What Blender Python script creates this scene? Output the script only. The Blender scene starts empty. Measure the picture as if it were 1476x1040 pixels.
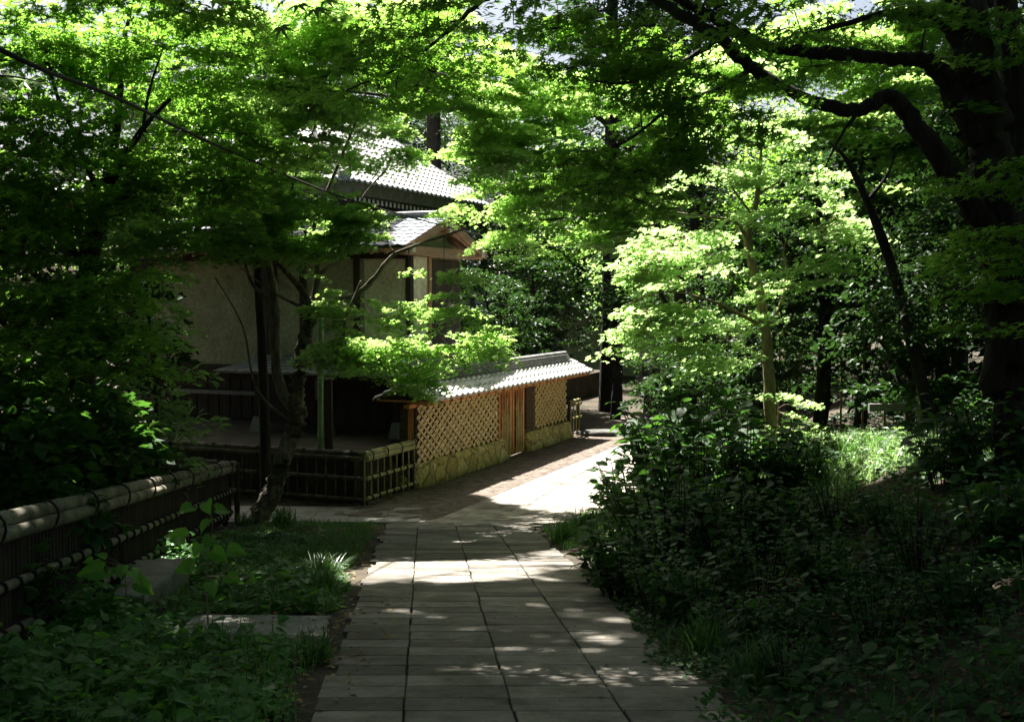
import bpy, math, numpy as np
from mathutils import Vector, Matrix
R = math.radians
sc = bpy.context.scene
# ---------------------------------------------------------------- camera
F = 1640.0; HOR = 430.0; CX, CY = 738.0, 520.0; EYE = 1.55
PITCH = math.atan((CY - HOR) / F)
cam = bpy.data.cameras.new('camera'); cam.sensor_width = 36; cam.lens = 36 * F / 1476
cam.clip_end = 500; cam.clip_start = 0.05
co = bpy.data.objects.new('camera', cam); sc.collection.objects.link(co)
co.location = (0, 0, EYE); co.rotation_euler = (R(90) - PITCH, 0, 0)
sc.camera = co
# ---------------------------------------------------------------- sun, sky, exposure
SUN = np.array([-0.25, 0.52, 1.0]); SUN /= np.linalg.norm(SUN)
w = bpy.data.worlds.new('World'); sc.world = w; w.use_nodes = True
nt = w.node_tree; nt.nodes.clear()
sky = nt.nodes.new('ShaderNodeTexSky'); sky.sky_type = 'NISHITA'; sky.sun_disc = False
sky.sun_elevation = math.asin(SUN[2]); sky.sun_rotation = math.atan2(SUN[0], SUN[1])
sky.air_density = 1.0; sky.dust_density = 5.0
bg = nt.nodes.new('ShaderNodeBackground'); bg.inputs[1].default_value = 0.033
wo = nt.nodes.new('ShaderNodeOutputWorld')
nt.links.new(sky.outputs[0], bg.inputs[0]); nt.links.new(bg.outputs[0], wo.inputs[0])
sl = bpy.data.lights.new('sun', 'SUN'); sl.energy = 5.0; sl.angle = R(0.6); sl.color = (1, .955, .88)
so = bpy.data.objects.new('sun', sl); sc.collection.objects.link(so)
so.rotation_euler = Vector(SUN).to_track_quat('Z', 'Y').to_euler()
so.location = (-6, 12, 30)
sc.view_settings.view_transform = 'Standard'; sc.view_settings.look = 'None'
sc.view_settings.exposure = 2.4; sc.view_settings.gamma = 1
cy = sc.cycles; cy.max_bounces = 7; cy.diffuse_bounces = 4; cy.transmission_bounces = 5; cy.glossy_bounces = 2
cy.sample_clamp_indirect = 6; cy.use_denoising = True; cy.caustics_reflective = False; cy.caustics_refractive = False

# ---------------------------------------------------------------- helpers
rng = np.random.default_rng(7)
cp, sp_ = math.cos(PITCH), math.sin(PITCH)
def at(px, py, D):
    u = (px - CX) / F; v = (CY - py) / F
    d = np.array([u, cp + v * sp_, -sp_ + v * cp])
    return np.array([0, 0, EYE]) + d * (D / d[1])
def proj(P):
    P = np.atleast_2d(P); q = P - [0, 0, EYE]
    z = q[:, 1] * cp - q[:, 2] * sp_; y = q[:, 1] * sp_ + q[:, 2] * cp
    z = np.where(z > .05, z, np.nan)
    return CX + F * q[:, 0] / z, CY - F * y / z
TV = np.array([0.38, 0.925]); TV /= np.linalg.norm(TV); NV = np.array([TV[1], -TV[0]])
W0 = np.array([-1.87, 22.2]); ZL = -2.18
def sn(x, y):
    return (x - W0[0]) * TV[0] + (y - W0[1]) * TV[1], (x - W0[0]) * NV[0] + (y - W0[1]) * NV[1]
def LW(s, yb, z=0):            # wall frame -> world (yb = metres behind the wall)
    p = W0 + TV * s - NV * yb
    return np.array([p[0], p[1], ZL + z])
def sstep(a, b, x):
    t = np.clip((x - a) / (b - a), 0, 1); return t * t * (3 - 2 * t)
def hnoise(x, y):
    return (np.sin(x * 1.3 + 1.7 * np.sin(y * .7)) * np.cos(y * 1.1 + np.sin(x * .9)) + .5 * np.sin(x * 3.1 + y * 2.3) * np.sin(y * 3.7 - x))
def ground(x, y):
    x = np.asarray(x, float); y = np.asarray(y, float)
    a = -.114 * y; b = ZL
    z = np.maximum(a, b)
    d1 = x - (1.72 - .077 * y); n_ = sn(x, y)[1]; d2 = n_ - 4.1
    d = np.where(y > 17.5, np.minimum(d1, d2), d1)
    z = z + 1.25 * sstep(.05, 3.6, d) * sstep(-2, 6, y) + .7 * sstep(4, 14, d)
    dl = (-.66 - .077 * y) - x
    z = z + .05 * hnoise(x, y) * np.clip(np.maximum(d, np.where(y < 18, dl, 0)), 0, 1)
    z = z + np.where(y < 20, .5 * sstep(3.2, 7, dl), 0)
    return z - .03

class MB:
    def __init__(s): s.v = []; s.f = []; s.n = 0
    def add(s, V, Fc):
        V = np.asarray(V, np.float32).reshape(-1, 3); Fc = np.asarray(Fc, np.int64)
        s.v.append(V); s.f.append(Fc + s.n); s.n += len(V); return s
    def box(s, c, d, M=None):
        x, y, z = np.array(d) / 2.
        V = np.array([[-x, -y, -z], [x, -y, -z], [x, y, -z], [-x, y, -z], [-x, -y, z], [x, -y, z], [x, y, z], [-x, y, z]])
        if M is not None: V = V @ np.array(M).T
        return s.add(V + np.array(c), [[0, 3, 2, 1], [4, 5, 6, 7], [0, 1, 5, 4], [1, 2, 6, 5], [2, 3, 7, 6], [3, 0, 4, 7]])
    def bx(s, x0, x1, y0, y1, z0, z1):
        return s.box(((x0 + x1) / 2, (y0 + y1) / 2, (z0 + z1) / 2), (abs(x1 - x0), abs(y1 - y0), abs(z1 - z0)))
    def tube(s, pts, rad, n=6, cap=True, knob=0.):
        P = np.asarray(pts, float); m = len(P); r = np.broadcast_to(np.asarray(rad, float), (m,))
        T = np.gradient(P, axis=0); T /= np.linalg.norm(T, axis=1)[:, None] + 1e-9
        ref = np.array([0, 0, 1.]) if abs(T[:, 2]).mean() < .8 else np.array([1., 0, 0])
        A = np.cross(T, ref); A /= np.linalg.norm(A, axis=1)[:, None] + 1e-9; B = np.cross(T, A)
        a = np.arange(n) * 2 * math.pi / n
        R_ = np.repeat(r[:, None], n, 1)
        if knob:
            l_ = np.concatenate([[0], np.cumsum(np.linalg.norm(np.diff(P, axis=0), axis=1))])[:, None]; q_ = a[None]
            R_ = R_ * (1 + knob * (.5 * np.sin(3 * q_ + l_ * 1.3 + 1.5 * np.sin(l_ * .9)) + .45 * np.sin(5 * q_ - l_ * 2.1) + .5 * np.sin(9 * q_ + l_ * 1.1 + np.sin(l_ * 5)) + .5 * np.sin(l_ * 7 + 2 * q_) * np.sin(l_ * 2.3)))
        V = P[:, None] + R_[:, :, None] * (np.cos(a)[None, :, None] * A[:, None] + np.sin(a)[None, :, None] * B[:, None])
        i = np.arange(m - 1)[:, None] * n; j = np.arange(n)[None]; k = (j + 1) % n
        Q = np.stack([i + j, i + k, i + n + k, i + n + j], -1).reshape(-1, 4)
        s.add(V, Q)
        if cap and n >= 4:
            for ring, P0, fl in ((0, P[0], 1), (m - 1, P[-1], 0)):
                c = [ring * n + q for q in range(n)]
                Vc = np.vstack([V[ring], P0]); j = np.arange(n); k = (j + 1) % n
                Fc = np.stack([np.full(n, n), k, j] if fl else [np.full(n, n), j, k], -1)
                s.add(Vc, Fc)
        return s
    def build(s, name, mat, parent=None, smooth=False, loc=None):
        me = bpy.data.meshes.new(name)
        if s.n:
            V = np.concatenate(s.v); t = [f for f in s.f if f.shape[1] == 3]; q = [f for f in s.f if f.shape[1] == 4]
            t = np.concatenate(t) if t else np.zeros((0, 3), int); q = np.concatenate(q) if q else np.zeros((0, 4), int)
            me.vertices.add(len(V)); me.vertices.foreach_set('co', V.ravel())
            me.loops.add(t.size + q.size); me.polygons.add(len(t) + len(q))
            me.loops.foreach_set('vertex_index', np.concatenate([t.ravel(), q.ravel()]).astype(np.int32))
            st = np.concatenate([np.arange(len(t)) * 3, t.size + np.arange(len(q)) * 4]).astype(np.int32)
            me.polygons.foreach_set('loop_start', st)
            me.update(calc_edges=True)
            me.polygons.foreach_set('use_smooth', np.full(len(me.polygons), bool(smooth)))
        me.materials.append(mat)
        o = bpy.data.objects.new(name, me); sc.collection.objects.link(o)
        if parent is not None: o.parent = parent
        if loc is not None: o.location = loc
        return o
def tag(o, label=None, cat=None, group=None, kind=None):
    if label: o['label'] = label
    if cat: o['category'] = cat
    if group: o['group'] = group
    if kind: o['kind'] = kind
    return o
def empty(name, loc=(0, 0, 0), rz=0, label=None, cat=None, group=None):
    o = bpy.data.objects.new(name, None); sc.collection.objects.link(o)
    o.location = loc; o.rotation_euler.z = rz; o.empty_display_size = .2
    return tag(o, label, cat, group)
def copy_tree(o, loc, rz, scale, label):
    c = o.copy(); sc.collection.objects.link(c); c.location = loc; c.rotation_euler.z = rz; c.scale = (scale,) * 3
    c['label'] = label
    for ch in list(o.children):
        k = ch.copy(); sc.collection.objects.link(k); k.parent = c
        for g in ch.children:
            h = g.copy(); sc.collection.objects.link(h); h.parent = k
    return c
RZW = math.atan2(TV[1], TV[0])
def wframe(name, label, cat, group=None):
    return empty(name, (W0[0], W0[1], ZL), RZW, label, cat, group)
def unit(v): v = np.asarray(v, float); return v / (np.linalg.norm(v) + 1e-9)

# ---------------------------------------------------------------- materials
def newmat(name):
    m = bpy.data.materials.new(name); m.use_nodes = True; t = m.node_tree; t.nodes.clear()
    o = t.nodes.new('ShaderNodeOutputMaterial'); return m, t, o
def nd(t, ty, **kw):
    n = t.nodes.new(ty)
    for k, v in kw.items():
        if k in n.inputs.keys(): n.inputs[k].default_value = v
        else: setattr(n, k, v)
    return n
def ramp(t, src, stops):
    r = t.nodes.new('ShaderNodeValToRGB'); cr = r.color_ramp
    while len(cr.elements) < len(stops): cr.elements.new(.5)
    for e, (p, c) in zip(cr.elements, stops): e.position = p; e.color = (*c, 1)
    t.links.new(src, r.inputs[0]); return r
def rough_mat(name, cols, scale=6, rough=.85, bump=.3, detail=8, stretch=(1, 1, 1), scale2=None, dist=.02, spec=.3):
    m, t, o = newmat(name); L = t.links.new
    tc = nd(t, 'ShaderNodeTexCoord'); mp = nd(t, 'ShaderNodeMapping'); mp.inputs['Scale'].default_value = stretch
    L(tc.outputs['Object'], mp.inputs[0])
    n1 = nd(t, 'ShaderNodeTexNoise', Scale=scale, Detail=detail, Roughness=.65); L(mp.outputs[0], n1.inputs[0])
    k = len(cols); r = ramp(t, n1.outputs[0], [(.3 + .4 * i / (k - 1), c) for i, c in enumerate(cols)])
    p = nd(t, 'ShaderNodeBsdfPrincipled', Roughness=rough); p.inputs['Specular IOR Level'].default_value = spec
    n2 = nd(t, 'ShaderNodeTexNoise', Scale=(scale2 or scale * 5), Detail=6); L(mp.outputs[0], n2.inputs[0])
    mx = nd(t, 'ShaderNodeMixRGB', blend_type='MULTIPLY', Fac=.5); L(r.outputs[0], mx.inputs[1])
    r2 = ramp(t, n2.outputs[0], [(.35, (.55,) * 3), (.65, (1.2,) * 3)]); L(r2.outputs[0], mx.inputs[2])
    L(mx.outputs[0], p.inputs['Base Color'])
    b = nd(t, 'ShaderNodeBump', Strength=bump, Distance=dist); L(n2.outputs[0], b.inputs['Height']); L(b.outputs[0], p.inputs['Normal'])
    L(p.outputs[0], o.inputs[0]); return m
def leaf_mat(name, dark, light, trans, tw=.5, rough=.45, spec=.35, var=.35):
    m, t, o = newmat(name); L = t.links.new
    g = nd(t, 'ShaderNodeNewGeometry'); tc = nd(t, 'ShaderNodeTexCoord')
    n1 = nd(t, 'ShaderNodeTexNoise', Scale=1.1, Detail=3); L(tc.outputs['Object'], n1.inputs[0])
    ad = nd(t, 'ShaderNodeMath', operation='MULTIPLY_ADD'); L(g.outputs['Random Per Island'], ad.inputs[0]); ad.inputs[1].default_value = .6
    sb = nd(t, 'ShaderNodeMath', operation='MULTIPLY_ADD'); L(n1.outputs[0], sb.inputs[0]); sb.inputs[1].default_value = 1.2; sb.inputs[2].default_value = -.4
    L(sb.outputs[0], ad.inputs[2])
    r = ramp(t, ad.outputs[0], [(.1, dark), (.9, light)])
    tr = ramp(t, ad.outputs[0], [(.1, tuple(c * (1 - var) for c in trans)), (.9, tuple(min(1, c * (1 + var * .6)) for c in trans))])
    p = nd(t, 'ShaderNodeBsdfPrincipled', Roughness=rough); p.inputs['Specular IOR Level'].default_value = spec
    L(r.outputs[0], p.inputs['Base Color'])
    tb = nd(t, 'ShaderNodeBsdfTranslucent'); L(tr.outputs[0], tb.inputs[0])
    mx = nd(t, 'ShaderNodeMixShader', Fac=tw); L(p.outputs[0], mx.inputs[1]); L(tb.outputs[0], mx.inputs[2])
    L(mx.outputs[0], o.inputs[0]); return m
M = {}
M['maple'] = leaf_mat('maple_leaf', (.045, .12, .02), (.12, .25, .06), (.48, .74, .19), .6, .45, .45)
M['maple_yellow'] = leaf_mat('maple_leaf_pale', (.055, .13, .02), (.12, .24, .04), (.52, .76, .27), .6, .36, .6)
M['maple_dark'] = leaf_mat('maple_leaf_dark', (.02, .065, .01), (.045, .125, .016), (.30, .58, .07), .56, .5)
M['evergreen'] = leaf_mat('evergreen_leaf', (.012, .035, .012), (.03, .07, .02), (.05, .12, .02), .25, .5, .2)
M['shrub'] = leaf_mat('shrub_leaf', (.018, .055, .016), (.045, .105, .028), (.10, .26, .03), .35, .55, .2)
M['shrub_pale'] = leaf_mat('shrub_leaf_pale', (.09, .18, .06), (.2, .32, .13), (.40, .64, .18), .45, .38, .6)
M['herb'] = leaf_mat('herb_leaf', (.03, .10, .02), (.07, .19, .035), (.18, .44, .05), .42, .5, .4)
M['sapling'] = leaf_mat('sapling_leaf', (.05, .17, .02), (.10, .28, .03), (.28, .6, .05), .5, .5, .35)
M['grass_sun'] = leaf_mat('sunlit_grass_blade', (.14, .25, .08), (.28, .42, .16), (.45, .66, .22), .45, .4, .5)  # lit copy of grass: the bank's sunlight is put into the colour
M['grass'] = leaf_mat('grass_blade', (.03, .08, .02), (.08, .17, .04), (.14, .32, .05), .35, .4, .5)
M['bark'] = rough_mat('bark_dark', [(.009, .008, .006), (.024, .02, .016), (.048, .042, .034)], 9, .9, .8, stretch=(1, 1, .25), dist=.03)
M['bark_pale'] = rough_mat('bark_pale', [(.14, .105, .06), (.26, .20, .12), (.34, .29, .19)], 7, .85, .5, stretch=(1, 1, .3), dist=.015)
M['bark_lichen'] = rough_mat('bark_lichen', [(.05, .04, .03), (.13, .11, .08), (.28, .25, .2)], 8, .9, .9, stretch=(1, 1, .35), dist=.03)
M['plaster'] = rough_mat('plaster', [(.20, .21, .13), (.34, .345, .23), (.42, .42, .29)], .9, .9, .12, scale2=12, dist=.01)
M['plaster_bounce_lit'] = rough_mat('plaster_bounce_lit', [(.56, .50, .36), (.74, .69, .54), (.80, .76, .62)], 1.6, .9, .1, scale2=12, dist=.01)  # lighter copy of plaster, bounced light put into the colour
M['wood_dark'] = rough_mat('wood_dark', [(.018, .013, .01), (.045, .033, .024), (.07, .052, .038)], 3, .75, .3, stretch=(1, 1, .15), dist=.01)
M['wood_warm'] = rough_mat('wood_warm', [(.32, .13, .04), (.52, .24, .08), (.6, .31, .13)], 3, .7, .25, stretch=(4, 4, .3), dist=.008)
M['wood_rafter'] = rough_mat('wood_rafter', [(.28, .17, .10), (.42, .27, .17), (.5, .34, .23)], 3, .7, .25, stretch=(.4, 3, 3), dist=.008)
M['white_tip'] = rough_mat('white_paint', [(.6, .58, .5), (.7, .68, .6)], 6, .7, .05)
M['tile'] = rough_mat('roof_tile', [(.13, .135, .13), (.22, .22, .215), (.32, .32, .30)], 3, .6, .25, scale2=18, dist=.01, spec=.4)
M['tile_pale'] = rough_mat('roof_tile_pale', [(.30, .30, .27), (.47, .47, .43), (.60, .60, .56)], 3.5, .55, .3, scale2=30, dist=.01)
M['metal_roof'] = rough_mat('blue_grey_roof', [(.05, .07, .09), (.09, .12, .15), (.13, .165, .20)], 2, .45, .15, dist=.01, spec=.5)
M['moss_wood'] = rough_mat('mossy_eave', [(.07, .08, .03), (.12, .11, .06), (.2, .16, .11)], 4, .9, .5)
M['bamboo_dry'] = rough_mat('bamboo_dry', [(.36, .26, .10), (.56, .43, .175), (.66, .54, .27)], 5, .5, .2, scale2=25, dist=.005, spec=.5)
M['bamboo_grey'] = rough_mat('bamboo_grey', [(.07, .065, .045), (.17, .155, .115), (.28, .26, .20)], 4, .75, .35, scale2=26, dist=.006, spec=.25)
M['bamboo_shaded'] = rough_mat('bamboo_shaded', [(.03, .028, .018), (.075, .07, .05), (.14, .13, .095)], 4, .75, .3, scale2=26, dist=.006, spec=.2)  # darker copy of bamboo_grey, terrace shade put into the colour
M['bamboo_mossy'] = rough_mat('bamboo_mossy', [(.20, .19, .07), (.34, .31, .13), (.46, .42, .22)], 6, .5, .25, scale2=22, dist=.006, spec=.5)
M['bamboo_green'] = rough_mat('bamboo_green', [(.09, .17, .07), (.14, .25, .10), (.22, .33, .16)], 4, .4, .1, spec=.5)
M['reed'] = rough_mat('dark_reed', [(.05, .035, .02), (.10, .07, .04), (.17, .12, .07)], 8, .8, .4, stretch=(.3, 1, 6))
M['rope'] = rough_mat('black_rope', [(.01, .009, .008), (.03, .027, .024)], 40, .9, .5)
M['cable'] = rough_mat('cable_rubber', [(.006, .006, .006), (.012, .012, .011)], 20, .8, .1)
M['metal'] = rough_mat('grey_metal', [(.25, .27, .29), (.35, .37, .39)], 6, .5, .05, spec=.5)
M['stone_grey'] = rough_mat('weathered_stone', [(.13, .125, .11), (.22, .21, .19), (.31, .30, .27)], 3, .9, .4, scale2=40, dist=.01)
M['dark_stone'] = rough_mat('dark_stone', [(.05, .05, .045), (.10, .10, .09), (.15, .15, .13)], 4, .9, .5, scale2=30, dist=.02)
M['rock_pale'] = rough_mat('yellow_stone', [(.24, .20, .09), (.38, .33, .16), (.46, .41, .24)], 4, .9, .6, scale2=20, dist=.02)
M['soil'] = rough_mat('soil', [(.02, .017, .012), (.05, .04, .026), (.09, .07, .045)], 1.6, .95, .7, scale2=30, dist=.04)
M['litter_soil'] = rough_mat('litter_soil', [(.05, .038, .028), (.11, .088, .07), (.19, .155, .13)], 5, .95, .7, scale2=45, dist=.02)
M['dead_leaf'] = rough_mat('dead_leaf', [(.10, .06, .025), (.22, .14, .06), (.36, .27, .14)], 5, .8, .2)
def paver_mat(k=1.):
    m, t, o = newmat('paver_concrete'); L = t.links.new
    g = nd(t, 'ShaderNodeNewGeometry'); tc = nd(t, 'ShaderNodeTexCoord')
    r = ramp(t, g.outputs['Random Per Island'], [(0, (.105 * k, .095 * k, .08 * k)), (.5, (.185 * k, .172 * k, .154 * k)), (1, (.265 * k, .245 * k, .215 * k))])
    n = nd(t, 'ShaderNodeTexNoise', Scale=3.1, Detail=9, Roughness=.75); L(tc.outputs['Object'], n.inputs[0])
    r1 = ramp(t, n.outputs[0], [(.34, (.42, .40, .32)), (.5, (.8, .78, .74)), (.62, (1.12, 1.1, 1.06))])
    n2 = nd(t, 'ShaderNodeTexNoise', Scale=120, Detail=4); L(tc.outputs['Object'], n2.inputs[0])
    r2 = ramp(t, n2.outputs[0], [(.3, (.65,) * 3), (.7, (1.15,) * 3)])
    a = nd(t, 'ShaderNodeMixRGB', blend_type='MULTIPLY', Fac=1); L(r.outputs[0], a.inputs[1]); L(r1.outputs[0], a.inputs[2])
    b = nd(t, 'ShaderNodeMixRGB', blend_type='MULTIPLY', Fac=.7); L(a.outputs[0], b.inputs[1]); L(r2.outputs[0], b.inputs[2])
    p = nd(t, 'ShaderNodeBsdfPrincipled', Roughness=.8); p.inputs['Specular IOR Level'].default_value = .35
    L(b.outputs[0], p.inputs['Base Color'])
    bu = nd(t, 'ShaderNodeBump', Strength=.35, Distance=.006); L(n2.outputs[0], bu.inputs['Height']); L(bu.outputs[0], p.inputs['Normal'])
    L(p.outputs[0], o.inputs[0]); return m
M['paver'] = paver_mat(); M['paver_sunlit'] = paver_mat(1.8)  # second paver is a lit copy: strong sun put into the colour
def stonewall_mat():
    m, t, o = newmat('crazed_stone'); L = t.links.new
    tc = nd(t, 'ShaderNodeTexCoord'); mp = nd(t, 'ShaderNodeMapping'); mp.inputs['Scale'].default_value = (3.6, 3.6, 2.6)
    L(tc.outputs['Object'], mp.inputs[0])
    nz = nd(t, 'ShaderNodeTexNoise', Scale=1.2, Detail=2); L(mp.outputs[0], nz.inputs[0])
    mv = nd(t, 'ShaderNodeMixRGB', Fac=.35); L(mp.outputs[0], mv.inputs[1]); L(nz.outputs[1], mv.inputs[2])
    v = nd(t, 'ShaderNodeTexVoronoi', Scale=1.25); v.feature = 'DISTANCE_TO_EDGE'; L(mv.outputs[0], v.inputs[0])
    vc = nd(t, 'ShaderNodeTexVoronoi', Scale=1.25); L(mv.outputs[0], vc.inputs[0])
    r = ramp(t, v.outputs['Distance'], [(0, (.10, .085, .05)), (.022, (1, 1, 1))])
    c = nd(t, 'ShaderNodeSeparateColor'); L(vc.outputs['Color'], c.inputs[0])
    rc = ramp(t, c.outputs[0], [(0, (.36, .29, .11)), (.5, (.50, .42, .18)), (1, (.58, .51, .28))])
    n2 = nd(t, 'ShaderNodeTexNoise', Scale=14, Detail=8); L(tc.outputs['Object'], n2.inputs[0])
    r2 = ramp(t, n2.outputs[0], [(.3, (.6, .62, .45)), (.62, (1.15, 1.15, 1.1))])
    a = nd(t, 'ShaderNodeMixRGB', blend_type='MULTIPLY', Fac=1); L(rc.outputs[0], a.inputs[1]); L(r2.outputs[0], a.inputs[2])
    b = nd(t, 'ShaderNodeMixRGB', blend_type='MULTIPLY', Fac=1); L(a.outputs[0], b.inputs[1]); L(r.outputs[0], b.inputs[2])
    p = nd(t, 'ShaderNodeBsdfPrincipled', Roughness=.9); L(b.outputs[0], p.inputs['Base Color'])
    hh = nd(t, 'ShaderNodeMath', operation='MULTIPLY_ADD'); L(n2.outputs[0], hh.inputs[0]); hh.inputs[1].default_value = .3; 
    r3 = ramp(t, v.outputs['Distance'], [(0, (0, 0, 0)), (.12, (1, 1, 1))]); L(r3.outputs[0], hh.inputs[2])
    bu = nd(t, 'ShaderNodeBump', Strength=.9, Distance=.05); L(hh.outputs[0], bu.inputs['Height']); L(bu.outputs[0], p.inputs['Normal'])
    L(p.outputs[0], o.inputs[0]); return m
M['stonewall'] = stonewall_mat()

# ---------------------------------------------------------------- where the sun must get through the canopy
def gp(px, py, z=ZL):          # photo pixel -> point on the level z
    a = at(px, py, 1.) - [0, 0, EYE]; k = (z - EYE) / a[2]; return np.array([0, 0, EYE]) + a * k
def sph(px, py, D, r): return (at(px, py, D), r)
LIT = {
 'bank_core': [sph(1250, 620, 14, .4), sph(1270, 690, 12.4, .35)],
 'path': [(gp(725, 702), .6), (gp(850, 715), .9), (gp(750, 700), .85), (gp(800, 714), 1.0), (gp(720,712),.5), (gp(850, 730), .6), (gp(790, 728), .6), (gp(735, 722), .4), (gp(835, 700), 1.0), (gp(865, 680), 1.1), (gp(790, 680), 1.1), (gp(830, 655), 1.5), (gp(870, 640), 1.2), (gp(760, 668), .9), (gp(900, 632), .9), (gp(880, 712), .7), (gp(715, 700), .45)],
 'band': [(gp(px, 803 + (px - 700) * -.02, -1.40), .27) for px in range(560, 835, 25)],
 'right_maple': [sph(1020, 330, 15, 1.0), sph(1150, 350, 15, 1.0), sph(950, 420, 15, 1.0), sph(1080, 230, 15, .9), sph(930, 480, 15, .6), sph(1100, 420, 15, .8), sph(1190, 350, 14.3, .6), sph(1150, 300, 14.3, .6), sph(1110, 520, 15, .7), sph(1110, 590, 15, .35), sph(1060, 160, 15, .8),sph(900,380,15.5,.9)],
 'bank': [sph(1250, 620, 14, .65), sph(1240, 680, 12.6, .6), sph(1290, 700, 12, .6), sph(1310, 735, 11, .4), sph(1400, 650, 10.6, .3), sph(1385, 620, 11.8, .3), sph(1450, 640, 11, .25), sph(1350, 690, 10, .22), sph(1210, 590, 14.5, .45), sph(1200, 630, 14, .35), sph(1340, 650, 13, .3), sph(1060, 690, 12.5, .35), sph(1250,590,16,.6), sph(1400,630,14,.2)],
 'left_maple': [sph(470, 335, 18, .4), sph(560, 320, 18, .5), sph(620, 440, 18, .5), sph(690, 460, 18, .5), sph(655, 470, 17.8, .45), sph(570, 440, 18, .35), sph(540, 495, 17.5, .4), sph(720, 480, 17.7, .3), sph(600, 500, 17.5, .35)],
 'upper_maple': [sph(450, 80, 16, 1.5), sph(350, 60, 17, 1.0), sph(560, 100, 18, 1.7), sph(620, 200, 18.5, 1.5), sph(720, 150, 20, 2.0), sph(700, 240, 19.5, 1.5), sph(520, 210, 18, 1.3), sph(430, 190, 17, 1.1), sph(820, 130, 20.5, 1.6), sph(780, 270, 21, 1.5), sph(870, 300, 20.5, 1.2), sph(920, 250, 21, .9), sph(650, 30, 19, 1.2), sph(400, 320, 17.5, .7), sph(260, 330, 16.5, .35)],
 'dark_sprays': [sph(955, 200, 8.7, .3), sph(1000, 110, 8.8, .3), sph(620, 60, 9.2, .35), sph(540, 110, 9.2, .25), sph(860, 250, 8.6, .25), sph(700, 40, 9.2, .3), sph(1130, 40, 9, .3)],
 'upper_left': [sph(150, 60, 11.8, 1.0), sph(60, 180, 11, .7), sph(230, 220, 12, .6), sph(300, 250, 12, .6), sph(100, 280, 11.5, .4), sph(60, 60, 11.5, .5), sph(80, 430, 10.6, .25), sph(320, 120, 12, .5), sph(130,500,10.4,.2)],
 'wall': [(LW(s, -.2, 2.0), .7) for s in np.arange(1, 9.6, .7)],
 'hall': [(LW(s, y, 7.4), 1.2) for s in np.arange(6, 15, 2) for y in (5.5, 6.8)],
 'far': [(np.array([-2 + 4 * i, 50., 1.]), 4.) for i in range(5)],
 'near_twig': [sph(30, 118, 3.6, .22)],
 'right_back': [sph(1200, 60, 20, 1.3), sph(1300, 130, 18, .9), sph(1120, 90, 20, 1.0), sph(1290, 200, 18, .7), sph(1030, 100, 22, 1.0), sph(1420, 60, 18, .4)],
 'left_shrub': [sph(200, 430, 13, .18), sph(90, 300, 14, .35), sph(190, 300, 14, .35), sph(215, 480, 13, .12)],
 'rails': [(at(300, 668, 17.3), .22), (at(235, 690, 15), .12), (at(385, 730, 18.3), .28), (at(455, 410, 18.4), .22), (at(430,500,18.4),.16), (at(30, 760, 7.8), .16), (at(330,355,18.3),.25), (at(230, 822, 11.2), .12)],
}
def blocked(P, skip=()):
    """True for points that would shade one of the sunlit things"""
    bad = np.zeros(len(P), bool)
    for k, lst in LIT.items():
        if k in skip: continue
        for c, r in lst:
            wv = P - c; tp = wv @ SUN
            d2 = (wv ** 2).sum(1) - tp ** 2
            rr = r * (1 + .18 * np.sin(P[:, 0] * 5.1 + P[:, 2] * 3) * np.cos(P[:, 1] * 4.3))
            bad |= (tp > r * .5) & (d2 < rr ** 2)
    return bad

# ---------------------------------------------------------------- leaf shapes
def T_maple(n=7, thin=1.):
    if n == 7: ang = [-128, -85, -43, 0, 43, 85, 128]; ln = [.38, .72, .93, 1.05, .93, .72, .38]
    else: ang = [-100, -50, 0, 50, 100]; ln = [.6, .9, 1.05, .9, .6]
    V = [(0, 0, 0)]; na = [ang[0] - 22] + [(a + b) / 2 for a, b in zip(ang, ang[1:])] + [ang[-1] + 22]
    nr = [.14] + [.33 * thin] * (n - 1) + [.14]
    for a, r in zip(na, nr): V.append((r * math.sin(R(a)), r * math.cos(R(a)), .02))
    for a, r in zip(ang, ln): V.append((r * math.sin(R(a)), r * math.cos(R(a)), -.16 * r))
    return np.array(V), np.array([[0, i + 2, n + 2 + i, i + 1] for i in range(n)])
def T_star3():
    V = [(0, -.1, 0), (-.85, .35, -.08), (-.28, .38, .02), (0, 1.05, -.12), (.28, .38, .02), (.85, .35, -.08)]
    return np.array(V), np.array([[0, 4, 2, 0], ])
def T_far():                    # five-lobed, light
    V = [(0, -.05, 0), (-.8, .05, -.1), (-.25, .3, 0), (-.55, .8, -.1), (0, .4, .02), (.0, 1.05, -.1), (.55, .8, -.1), (.25, .3, 0), (.8, .05, -.1)]
    return np.array(V), np.array([[0, 2, 1], [0, 4, 2], [2, 4, 3], [0, 7, 4], [4, 6, 5], [4, 7, 6], [0, 8, 7]])
def T_ovate(w=.32, fold=.06):
    V = [(0, 0, 0), (-w * .8, .28, fold), (0, .3, 0), (w * .8, .28, fold), (-w, .6, fold * .6), (0, .62, -.02), (w, .6, fold * .6), (0, 1.02, -.12)]
    return np.array(V), np.array([[0, 2, 1], [0, 3, 2], [1, 2, 5], [1, 5, 4], [2, 3, 6], [2, 6, 5], [4, 5, 7], [5, 6, 7]])
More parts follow.
